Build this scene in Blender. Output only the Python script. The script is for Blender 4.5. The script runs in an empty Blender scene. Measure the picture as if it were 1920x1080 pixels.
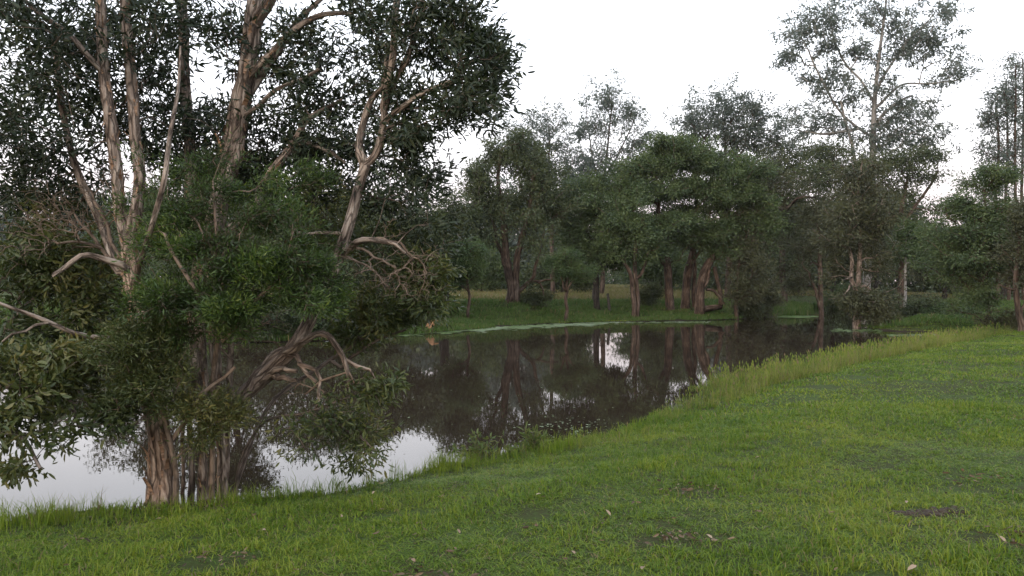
import bpy, math, random
import numpy as np
from mathutils import Vector, Matrix

rng = np.random.default_rng(7)
random.seed(7)
S = bpy.context.scene
C = S.collection

# ------------------------------------------------------------------ camera
F, CX, HY, CAMZ = 1478.0, 960.0, 530.0, 2.2        # focal length (px of a 1920 frame), centre column, horizon row, eye height above water
cam = bpy.data.cameras.new('camera'); camo = bpy.data.objects.new('camera', cam); C.objects.link(camo)
camo.location = (0, 0, CAMZ); camo.rotation_euler = (math.pi/2, 0, 0)
cam.sensor_width = 36; cam.lens = F/1920*36; cam.shift_y = -(540-HY)/1920
cam.clip_start = 0.05; cam.clip_end = 3000
S.camera = camo

# ------------------------------------------------------------------ sky, sun, exposure
SUN_EL, SUN_ROT = math.radians(14), math.radians(212)
w = bpy.data.worlds.new('World'); S.world = w; w.use_nodes = True
nt = w.node_tree; nt.nodes.clear()
def N(t, ty, **kw):
    n = t.nodes.new(ty)
    for k, v in kw.items():
        if k.startswith('i_'): n.inputs[k[2:]].default_value = v
        else: setattr(n, k, v)
    return n
out = N(nt, 'ShaderNodeOutputWorld'); bg = N(nt, 'ShaderNodeBackground'); bg.inputs['Strength'].default_value = 0.1
sky = N(nt, 'ShaderNodeTexSky', sky_type='NISHITA', sun_disc=False, sun_elevation=SUN_EL, sun_rotation=SUN_ROT)
sky.air_density = 1.0; sky.dust_density = 2.0; sky.ozone_density = 1.0
tc = N(nt, 'ShaderNodeTexCoord'); sep = N(nt, 'ShaderNodeSeparateXYZ'); nt.links.new(tc.outputs['Generated'], sep.inputs[0])
ramp = N(nt, 'ShaderNodeValToRGB')                  # thin high cloud veil: faint pink at the horizon, cool overhead
e = ramp.color_ramp.elements
e[0].position = 0.0; e[0].color = (.50, .40, .41, 1)
e[1].position = 1.0; e[1].color = (.72, .84, 1.0, 1)
for p, c in ((.08, (.60, .51, .52, 1)), (.17, (.90, .88, .91, 1)), (.34, (.95, 1.0, 1.08, 1)), (.6, (.82, .90, 1.02, 1))):
    k = e.new(p); k.color = c
nt.links.new(sep.outputs['Z'], ramp.inputs['Fac'])
cl = N(nt, 'ShaderNodeTexNoise', i_Scale=2.2, i_Detail=4.0, i_Roughness=.55); nt.links.new(tc.outputs['Generated'], cl.inputs['Vector'])
clm = N(nt, 'ShaderNodeMapRange'); clm.inputs['From Min'].default_value = .3; clm.inputs['From Max'].default_value = .7
clm.inputs['To Min'].default_value = 15.5; clm.inputs['To Max'].default_value = 20.0
nt.links.new(cl.outputs['Fac'], clm.inputs['Value'])
vs = N(nt, 'ShaderNodeVectorMath', operation='SCALE'); nt.links.new(ramp.outputs['Color'], vs.inputs[0]); nt.links.new(clm.outputs[0], vs.inputs['Scale'])
mx = N(nt, 'ShaderNodeMix', data_type='RGBA'); mx.inputs[0].default_value = .82
nt.links.new(sky.outputs[0], mx.inputs[6]); nt.links.new(vs.outputs[0], mx.inputs[7])
nt.links.new(mx.outputs[2], bg.inputs['Color']); nt.links.new(bg.outputs[0], out.inputs['Surface'])

sl = bpy.data.lights.new('sun', 'SUN'); so = bpy.data.objects.new('sun', sl); C.objects.link(so)
sl.energy = 1.0; sl.angle = math.radians(30); sl.color = (1.0, .83, .66)
sd = Vector((math.sin(SUN_ROT)*math.cos(SUN_EL), math.cos(SUN_ROT)*math.cos(SUN_EL), math.sin(SUN_EL)))
so.rotation_euler = (-sd).to_track_quat('-Z', 'Y').to_euler(); so.location = sd*60
S.view_settings.view_transform = 'Standard'; S.view_settings.look = 'None'
S.view_settings.exposure = 0.45; S.view_settings.gamma = 1; S.view_settings.use_curve_mapping = False
S.cycles.max_bounces = 6; S.cycles.diffuse_bounces = 3; S.cycles.transmission_bounces = 3; S.cycles.glossy_bounces = 2; S.cycles.transparent_max_bounces = 4

# ------------------------------------------------------------------ helpers
def P(px, py, d):
    return np.array([(px-CX)/F*d, d, CAMZ+(HY-py)/F*d])

def smooth(a, b, x):
    t = np.clip((x-a)/(b-a), 0, 1); return t*t*(3-2*t)

_ph = rng.uniform(0, 6.28, (40,)); _dr = rng.uniform(0, 6.28, (40,))
def wav(x, y, f, k=6, o=0):
    r = 0
    for i in range(k):
        a = _dr[(i+o) % 40]; ff = f*(1+.37*i)
        r = r + np.sin((x*np.cos(a)+y*np.sin(a))*ff+_ph[(i*3+o) % 40])/(1+.5*i)
    return r/2.2

POND = np.array([(-60, 2), (-40, 3), (-20, 4.5), (-10, 6.0), (-4.55, 6.9), (-3.35, 7.5), (-2.2, 7.93), (-1.5, 8.53), (-.63, 9.3), (.27, 9.93), (1.27, 11),
    (2.53, 12.9), (4.3, 16.4), (7.1, 19.5), (10.4, 23.3), (13.2, 26.3), (17, 30.2), (21, 33.5), (25, 39), (29, 48), (32, 60), (30, 70), (25, 70), (22, 62),
    (19.2, 54), (16.5, 50), (14.2, 48), (10.2, 45.2), (5, 44), (1.1, 41.7), (-1, 38), (-2.6, 35.5), (-4.6, 32.5), (-7.2, 29.8), (-11, 28.5), (-18, 29.5), (-28, 33), (-60, 38)], float)

def sdist(x, y):
    """distance to the shoreline, negative on the water"""
    x = np.asarray(x, float); y = np.asarray(y, float)
    best = np.full(x.shape, 1e9); ins = np.zeros(x.shape, bool)
    n = len(POND)
    for i in range(n):
        x1, y1 = POND[i]; x2, y2 = POND[(i+1) % n]
        dx, dy = x2-x1, y2-y1
        t = np.clip(((x-x1)*dx+(y-y1)*dy)/(dx*dx+dy*dy), 0, 1)
        best = np.minimum(best, np.hypot(x-x1-t*dx, y-y1-t*dy))
        c = ((y1 > y) != (y2 > y))
        with np.errstate(divide='ignore', invalid='ignore'):
            xi = x1+(y-y1)*dx/(dy if dy else 1e-9)
        ins ^= c & (x < xi)
    return np.where(ins, -best, best)

def ground(x, y):
    x = np.asarray(x, float); y = np.asarray(y, float)
    s = sdist(x, y) + .2*wav(x, y, 2.3, 6) + .3*wav(x, y, .5, 4, 3)*smooth(12, 30, y)
    far = smooth(24, 34, y-.3*x)*smooth(30, 20, x-.2*y)
    near = .08+.27*smooth(0, 2.5, s)+.25*smooth(1.5, 7, s)
    fa = .06+.80*smooth(0, 7, s)+.0075*np.clip(s, 0, 220)
    land = near*(1-far)+fa*far
    land = land+.05*wav(x, y, .9, 5, 7)*smooth(.5, 3, s)+.012*wav(x, y, 3.1, 5, 11)*smooth(.2, 1, s)
    # the far bank swells under the old paperbark
    land = land+.35*np.exp(-((x+.3)**2/7+(y-45.5)**2/5))*smooth(0, 2, s)
    bed = -.04-.6*smooth(0, 3, -s)
    z = np.where(s > 0, land, bed)
    m = .62*np.exp(-(((x-20.6)/3.1)**4+((y-37.2)/1.7)**4))-.1     # grassy islet
    z = np.where(m > -.05, np.maximum(z, m+.03*wav(x, y, 2.5, 4, 5)), z)
    return z

def gz(x, y): return float(ground(np.array([x]), np.array([y]))[0])

def mesh_obj(name, verts, faces, mat, parent=None, smooth_=False, attr=None, mats=None):
    """verts (n,3); faces: list of index arrays, each (m,k)"""
    me = bpy.data.meshes.new(name)
    verts = np.asarray(verts, np.float32)
    faces = [np.asarray(f, np.int32) for f in faces if len(f)]
    nl = sum(f.size for f in faces); npoly = sum(len(f) for f in faces)
    me.vertices.add(len(verts)); me.vertices.foreach_set('co', verts.ravel())
    me.loops.add(nl); me.loops.foreach_set('vertex_index', np.concatenate([f.ravel() for f in faces]))
    tot = np.concatenate([np.full(len(f), f.shape[1], np.int32) for f in faces])
    me.polygons.add(npoly); me.polygons.foreach_set('loop_start', np.concatenate([[0], np.cumsum(tot)[:-1]]).astype(np.int32))
    if smooth_: me.polygons.foreach_set('use_smooth', np.ones(npoly, bool))
    me.update(calc_edges=True)
    if attr is not None:
        a = me.attributes.new('bk', 'FLOAT_VECTOR', 'POINT'); a.data.foreach_set('vector', np.asarray(attr, np.float32).ravel())
    me.materials.append(mat)
    o = bpy.data.objects.new(name, me); C.objects.link(o)
    if parent is not None: o.parent = parent
    return o

def thing(name, label, cat, loc, group=None):
    o = bpy.data.objects.new(name, None); C.objects.link(o); o.location = [float(v) for v in loc]; o.empty_display_size = .2
    o['label'] = label; o['category'] = cat
    if group: o['group'] = group
    return o
def tag(o, label=None, cat=None, group=None, kind=None):
    for k, v in (('label', label), ('category', cat), ('group', group), ('kind', kind)):
        if v: o[k] = v
    return o

# ------------------------------------------------------------------ materials
def new_mat(name):
    m = bpy.data.materials.new(name); m.use_nodes = True; t = m.node_tree; t.nodes.clear()
    o = N(t, 'ShaderNodeOutputMaterial'); return m, t, o

def ramp_node(t, stops):
    r = N(t, 'ShaderNodeValToRGB'); el = r.color_ramp.elements
    while len(el) > 1: el.remove(el[-1])
    el[0].position = stops[0][0]; el[0].color = (*stops[0][1], 1)
    for p, c in stops[1:]:
        k = el.new(p); k.color = (*c, 1)
    return r

def leaf_mat(name, cols, trans=.28, rough=.45, patch=.5):
    """leaf colours vary leaf by leaf and, more gently, spray by spray"""
    m, t, o = new_mat(name); L = t.links.new
    g = N(t, 'ShaderNodeNewGeometry'); oi = N(t, 'ShaderNodeObjectInfo')
    ns = N(t, 'ShaderNodeTexNoise', i_Scale=1.3, i_Detail=2.0); L(g.outputs['Position'], ns.inputs['Vector'])
    a = N(t, 'ShaderNodeMath', operation='ADD'); L(g.outputs['Random Per Island'], a.inputs[0]); L(oi.outputs['Random'], a.inputs[1])
    fr = N(t, 'ShaderNodeMath', operation='FRACT'); L(a.outputs[0], fr.inputs[0])
    mr = N(t, 'ShaderNodeMapRange'); L(ns.outputs['Fac'], mr.inputs['Value'])
    mr.inputs['From Min'].default_value = .3; mr.inputs['From Max'].default_value = .7
    mi = N(t, 'ShaderNodeMix', data_type='FLOAT'); mi.inputs[0].default_value = patch
    L(fr.outputs[0], mi.inputs[2]); L(mr.outputs[0], mi.inputs[3])
    n = len(cols); r = ramp_node(t, [(i/(n-1)*.8+.1, c) for i, c in enumerate(cols)]); L(mi.outputs[0], r.inputs['Fac'])
    b = N(t, 'ShaderNodeBsdfPrincipled', i_Roughness=rough); b.inputs['Specular IOR Level'].default_value = .35
    L(r.outputs['Color'], b.inputs['Base Color'])
    tr = N(t, 'ShaderNodeBsdfTranslucent'); hs = N(t, 'ShaderNodeHueSaturation', i_Saturation=1.15, i_Value=1.25); L(r.outputs['Color'], hs.inputs['Color']); L(hs.outputs[0], tr.inputs['Color'])
    ms = N(t, 'ShaderNodeMixShader'); ms.inputs[0].default_value = trans; L(b.outputs[0], ms.inputs[1]); L(tr.outputs[0], ms.inputs[2])
    L(ms.outputs[0], o.inputs['Surface']); return m

def bark_mat(name, stops, sx=14., sz=3.0, bump=.6, dist=.02):
    m, t, o = new_mat(name); L = t.links.new
    at = N(t, 'ShaderNodeAttribute', attribute_name='bk')
    mp = N(t, 'ShaderNodeMapping'); mp.inputs['Scale'].default_value = (sx, sx, sz); L(at.outputs['Vector'], mp.inputs['Vector'])
    n1 = N(t, 'ShaderNodeTexNoise', i_Scale=1.0, i_Detail=6.0, i_Roughness=.62, i_Distortion=.6); L(mp.outputs[0], n1.inputs['Vector'])
    n2 = N(t, 'ShaderNodeTexNoise', i_Scale=2.2, i_Detail=3.0, i_Roughness=.5); L(at.outputs['Vector'], n2.inputs['Vector'])
    mi = N(t, 'ShaderNodeMix', data_type='FLOAT'); mi.inputs[0].default_value = .38; L(n1.outputs['Fac'], mi.inputs[2]); L(n2.outputs['Fac'], mi.inputs[3])
    r = ramp_node(t, stops); L(mi.outputs[0], r.inputs['Fac'])
    b = N(t, 'ShaderNodeBsdfPrincipled', i_Roughness=.85); b.inputs['Specular IOR Level'].default_value = .15
    vo = N(t, 'ShaderNodeTexVoronoi', feature='DISTANCE_TO_EDGE', i_Scale=.8); wv_ = N(t, 'ShaderNodeVectorMath', operation='ADD'); L(mp.outputs[0], wv_.inputs[0])
    ws = N(t, 'ShaderNodeVectorMath', operation='SCALE'); ws.inputs['Scale'].default_value = 1.4; L(n1.outputs['Color'], ws.inputs[0]); L(ws.outputs[0], wv_.inputs[1]); L(wv_.outputs[0], vo.inputs['Vector'])
    ed = N(t, 'ShaderNodeMapRange'); L(vo.outputs['Distance'], ed.inputs['Value']); ed.inputs['From Max'].default_value = .12; ed.inputs['To Min'].default_value = .35
    mc = N(t, 'ShaderNodeMix', data_type='RGBA', blend_type='MULTIPLY'); mc.inputs[0].default_value = .8; L(r.outputs['Color'], mc.inputs[6]); L(ed.outputs[0], mc.inputs[7]); L(mc.outputs[2], b.inputs['Base Color'])
    hs = N(t, 'ShaderNodeMath', operation='ADD'); L(n1.outputs['Fac'], hs.inputs[0]); L(ed.outputs[0], hs.inputs[1])
    bp = N(t, 'ShaderNodeBump', i_Strength=bump, i_Distance=dist); L(hs.outputs[0], bp.inputs['Height']); L(bp.outputs[0], b.inputs['Normal'])
    L(b.outputs[0], o.inputs['Surface']); return m

M = {}
M['paperbark'] = bark_mat('paperbark', [(.33, (.030, .022, .017)), (.40, (.10, .072, .055)), (.47, (.21, .155, .120)), (.54, (.32, .250, .198)), (.62, (.45, .375, .31)), (.72, (.27, .165, .105))], 20, 4.0, .9, .035)
M['paperbark_pale'] = bark_mat('pale_paperbark', [(.33, (.045, .030, .022)), (.40, (.16, .105, .075)), (.47, (.32, .225, .165)), (.54, (.45, .335, .255)), (.62, (.58, .47, .385)), (.72, (.38, .22, .135))], 20, 4.0, .9, .035)
M['greybark'] = bark_mat('grey_bark', [(.30, (.05, .04, .032)), (.44, (.13, .10, .08)), (.55, (.24, .19, .155)), (.66, (.33, .27, .23)), (.78, (.20, .14, .10))], 18, 2.5, .8, .02)
M['farbark'] = bark_mat('far_paperbark', [(.32, (.018, .013, .010)), (.42, (.050, .034, .025)), (.52, (.098, .066, .048)), (.64, (.19, .14, .108)), (.76, (.09, .052, .034))], 7, 1.0, .6, .05)
M['gumbark'] = bark_mat('smooth_gum_bark', [(.30, (.12, .105, .09)), (.5, (.27, .25, .225)), (.66, (.38, .355, .325)), (.78, (.22, .19, .165))], 4, .7, .25, .02)
M['darkbark'] = bark_mat('dark_bark', [(.30, (.02, .017, .014)), (.5, (.05, .04, .032)), (.7, (.10, .08, .065))], 6, 1.5, .7, .04)
M['deadtwig'] = bark_mat('dead_twig_bark', [(.3, (.08, .056, .04)), (.5, (.18, .13, .095)), (.7, (.29, .225, .175))], 20, 6, .3, .01)
M['flake'] = bark_mat('peeling_bark', [(.3, (.12, .065, .04)), (.5, (.30, .18, .11)), (.7, (.48, .36, .27))], 30, 8, .3, .01)

M['leaf_near'] = leaf_mat('broad_leaf', [(.014, .022, .012), (.022, .034, .016), (.032, .046, .020), (.055, .062, .026)], .15, .5, .35)
M['leaf_low'] = leaf_mat('low_branch_leaf', [(.032, .046, .018), (.056, .074, .024), (.090, .102, .030), (.15, .13, .040)], .25, .40, .5)
M['leaf_bush'] = leaf_mat('bush_leaf', [(.055, .040, .022), (.028, .044, .015), (.046, .080, .019), (.086, .128, .027), (.165, .19, .042)], .32, .45, .55)
M['leaf_olive'] = leaf_mat('olive_foliage', [(.028, .038, .018), (.046, .060, .026), (.068, .084, .033), (.096, .106, .042)], .25, .55, .6)
M['leaf_dome'] = leaf_mat('dome_foliage', [(.028, .046, .020), (.050, .076, .028), (.082, .112, .040), (.115, .145, .052)], .22, .55, .6)
M['leaf_gum'] = leaf_mat('gum_foliage', [(.070, .088, .074), (.096, .118, .098), (.125, .145, .115), (.15, .16, .12)], .4, .50, .5)
M['leaf_brown'] = leaf_mat('brownish_foliage', [(.034, .036, .020), (.052, .056, .028), (.074, .076, .035), (.092, .10, .042)], .25, .6, .6)
M['leaf_young'] = leaf_mat('young_foliage', [(.025, .046, .018), (.044, .072, .024), (.068, .100, .032), (.10, .125, .042)], .28, .5, .6)

def grass_mat(name, cols, straw, sc=.9):
    m, t, o = new_mat(name); L = t.links.new
    g = N(t, 'ShaderNodeNewGeometry')
    n1 = N(t, 'ShaderNodeTexNoise', i_Scale=sc, i_Detail=4.0, i_Roughness=.6); L(g.outputs['Position'], n1.inputs['Vector'])
    mr = N(t, 'ShaderNodeMapRange'); L(n1.outputs['Fac'], mr.inputs['Value']); mr.inputs['From Min'].default_value = .32; mr.inputs['From Max'].default_value = .68
    mi = N(t, 'ShaderNodeMix', data_type='FLOAT'); mi.inputs[0].default_value = .42; L(g.outputs['Random Per Island'], mi.inputs[2]); L(mr.outputs[0], mi.inputs[3])
    n = len(cols); r = ramp_node(t, [(i/(n-1)*.8+.1, c) for i, c in enumerate(cols)]); L(mi.outputs[0], r.inputs['Fac'])
    oi = N(t, 'ShaderNodeObjectInfo'); ad = N(t, 'ShaderNodeMath', operation='ADD'); L(g.outputs['Random Per Island'], ad.inputs[0]); L(oi.outputs['Random'], ad.inputs[1])
    fr = N(t, 'ShaderNodeMath', operation='FRACT'); L(ad.outputs[0], fr.inputs[0])
    gt = N(t, 'ShaderNodeMath', operation='GREATER_THAN'); L(fr.outputs[0], gt.inputs[0]); gt.inputs[1].default_value = 1-straw
    mc = N(t, 'ShaderNodeMix', data_type='RGBA'); L(gt.outputs[0], mc.inputs[0]); L(r.outputs['Color'], mc.inputs[6]); mc.inputs[7].default_value = (.20, .15, .075, 1)
    b = N(t, 'ShaderNodeBsdfPrincipled', i_Roughness=.55); b.inputs['Specular IOR Level'].default_value = .25; L(mc.outputs[2], b.inputs['Base Color'])
    tr = N(t, 'ShaderNodeBsdfTranslucent'); L(mc.outputs[2], tr.inputs['Color'])
    ms = N(t, 'ShaderNodeMixShader'); ms.inputs[0].default_value = .35; L(b.outputs[0], ms.inputs[1]); L(tr.outputs[0], ms.inputs[2])
    L(ms.outputs[0], o.inputs['Surface']); return m
M['grass'] = grass_mat('lawn_grass', [(.042, .090, .008), (.082, .146, .011), (.138, .196, .016), (.215, .240, .026)], .05, .55)
M['tallgrass'] = grass_mat('tall_bank_grass', [(.065, .110, .018), (.110, .155, .024), (.175, .205, .034), (.26, .24, .065)], .14, .5)
M['fargrass'] = grass_mat('far_bank_grass', [(.040, .078, .016), (.058, .105, .020), (.080, .130, .026), (.11, .14, .036)], .06, .25)
M['meadow'] = grass_mat('meadow_grass', [(.10, .11, .030), (.14, .14, .040), (.18, .16, .055), (.20, .16, .07)], .25, .15)

def ground_mat():
    m, t, o = new_mat('ground_soil'); L = t.links.new
    g = N(t, 'ShaderNodeNewGeometry')
    n1 = N(t, 'ShaderNodeTexNoise', i_Scale=1.1, i_Detail=8.0, i_Roughness=.65); L(g.outputs['Position'], n1.inputs['Vector'])
    n2 = N(t, 'ShaderNodeTexNoise', i_Scale=25., i_Detail=5.0, i_Roughness=.7); L(g.outputs['Position'], n2.inputs['Vector'])
    mi = N(t, 'ShaderNodeMix', data_type='FLOAT'); mi.inputs[0].default_value = .45; L(n1.outputs['Fac'], mi.inputs[2]); L(n2.outputs['Fac'], mi.inputs[3])
    r = ramp_node(t, [(.32, (.030, .022, .012)), (.45, (.040, .040, .014)), (.56, (.045, .066, .016)), (.7, (.065, .090, .022))]); L(mi.outputs[0], r.inputs['Fac'])
    sp = N(t, 'ShaderNodeSeparateXYZ'); L(g.outputs['Position'], sp.inputs[0])
    wet = N(t, 'ShaderNodeMapRange'); L(sp.outputs['Z'], wet.inputs['Value'])
    wet.inputs['From Min'].default_value = .03; wet.inputs['From Max'].default_value = .10
    mc = N(t, 'ShaderNodeMix', data_type='RGBA'); L(wet.outputs[0], mc.inputs[0]); mc.inputs[6].default_value = (.035, .026, .018, 1); L(r.outputs['Color'], mc.inputs[7])
    b = N(t, 'ShaderNodeBsdfPrincipled', i_Roughness=.9); b.inputs['Specular IOR Level'].default_value = .1; L(mc.outputs[2], b.inputs['Base Color'])
    bp = N(t, 'ShaderNodeBump', i_Strength=.8, i_Distance=.04); L(n2.outputs['Fac'], bp.inputs['Height']); L(bp.outputs[0], b.inputs['Normal'])
    L(b.outputs[0], o.inputs['Surface']); return m
M['ground'] = ground_mat()

def water_mat():
    m, t, o = new_mat('pond_water'); L = t.links.new
    g = N(t, 'ShaderNodeNewGeometry')
    n1 = N(t, 'ShaderNodeTexNoise', i_Scale=1.6, i_Detail=3.0, i_Roughness=.5); L(g.outputs['Position'], n1.inputs['Vector'])
    n2 = N(t, 'ShaderNodeTexNoise', i_Scale=9., i_Detail=2.0); L(g.outputs['Position'], n2.inputs['Vector'])
    mi = N(t, 'ShaderNodeMix', data_type='FLOAT'); mi.inputs[0].default_value = .3; L(n1.outputs['Fac'], mi.inputs[2]); L(n2.outputs['Fac'], mi.inputs[3])
    b = N(t, 'ShaderNodeBsdfPrincipled', i_Roughness=.006); b.inputs['IOR'].default_value = 1.36
    b.inputs['Base Color'].default_value = (.026, .017, .012, 1)
    bp = N(t, 'ShaderNodeBump', i_Strength=.03, i_Distance=.02); L(mi.outputs[0], bp.inputs['Height']); L(bp.outputs[0], b.inputs['Normal'])
    L(b.outputs[0], o.inputs['Surface']); return m
M['water'] = water_mat()
def flat_mat(name, c, rough=.7, var=.35, scale=20.):
    m, t, o = new_mat(name); L = t.links.new
    g = N(t, 'ShaderNodeTexCoord'); n1 = N(t, 'ShaderNodeTexNoise', i_Scale=scale, i_Detail=5.0, i_Roughness=.65); L(g.outputs['Object'], n1.inputs['Vector'])
    r = ramp_node(t, [(.3, tuple(v*(1-var) for v in c)), (.7, tuple(v*(1+var) for v in c))]); L(n1.outputs['Fac'], r.inputs['Fac'])
    b = N(t, 'ShaderNodeBsdfPrincipled', i_Roughness=rough); L(r.outputs['Color'], b.inputs['Base Color']); b.inputs['Specular IOR Level'].default_value = .2
    bp = N(t, 'ShaderNodeBump', i_Strength=.6, i_Distance=.02); L(n1.outputs['Fac'], bp.inputs['Height']); L(bp.outputs[0], b.inputs['Normal'])
    L(b.outputs[0], o.inputs['Surface']); return m
M['mud'] = flat_mat('bare_mud', (.050, .036, .026), .9, .5, 30)
M['lily'] = leaf_mat('floating_weed', [(.075, .125, .036), (.12, .18, .055), (.20, .25, .10)], .05, .35, .4)
M['dryleaf'] = leaf_mat('dry_fallen_leaf', [(.20, .13, .08), (.28, .19, .12), (.36, .28, .19)], .1, .6, .2)
M['weed'] = leaf_mat('weed_leaf', [(.05, .078, .022), (.075, .11, .030), (.105, .14, .04), (.14, .145, .05)], .3, .5, .3)
M['litter'] = leaf_mat('leaf_litter', [(.04, .026, .016), (.075, .048, .028), (.12, .078, .046), (.19, .135, .085)], .1, .7, .2)
M['post'] = flat_mat('weathered_post', (.06, .05, .042), .9, .4, 8)
M['stump'] = flat_mat('orange_stump_wood', (.34, .18, .09), .85, .45, 10)

# ------------------------------------------------------------------ ground and water
def sheet():
    n = 310; A = 5.0
    u = np.linspace(-math.asinh(450/A), math.asinh(450/A), n); xs = A*np.sinh(u)
    v = np.linspace(-math.asinh(60/A), math.asinh(700/A), n); ys = 7+A*np.sinh(v)
    X, Y = np.meshgrid(xs, ys); Z = ground(X, Y)
    vt = np.stack([X, Y, Z], -1).reshape(-1, 3)
    i = np.arange(n*n).reshape(n, n)
    f = np.stack([i[:-1, :-1], i[:-1, 1:], i[1:, 1:], i[1:, :-1]], -1).reshape(-1, 4)
    return mesh_obj('ground', vt, [f], M['ground'], smooth_=True)
tag(sheet(), kind='structure', label='grassy ground sloping down to the pond on every side')
wv = []; 
wx = np.linspace(-70, 40, 23); wy = np.linspace(0, 80, 17)
X, Y = np.meshgrid(wx, wy); ii = np.arange(X.size).reshape(X.shape)
wo = mesh_obj('pond_water', np.stack([X, Y, 0*X], -1).reshape(-1, 3), [np.stack([ii[:-1, :-1], ii[:-1, 1:], ii[1:, 1:], ii[1:, :-1]], -1).reshape(-1, 4)], M['water'])
tag(wo, kind='structure', label='still dark brown pond water reflecting the trees')

# ------------------------------------------------------------------ plant growing
def catmull(p, step):
    p = np.asarray(p, float); n = len(p)
    if n < 3:
        m = max(2, int(np.linalg.norm(p[-1, :3]-p[0, :3])/step)+1); t = np.linspace(0, 1, m)[:, None]; return p[0]*(1-t)+p[-1]*t
    q = np.vstack([2*p[0]-p[1], p, 2*p[-1]-p[-2]]); res = []
    for i in range(n-1):
        a, b, c, d = q[i], q[i+1], q[i+2], q[i+3]
        m = max(1, int(np.linalg.norm((c-b)[:3])/step)+1); t = (np.arange(m)/m)[:, None]
        res.append(.5*((2*b)+(-a+c)*t+(2*a-5*b+4*c-d)*t*t+(-a+3*b-3*c+d)*t**3))
    res.append(p[-1:]); return np.vstack(res)

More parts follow.
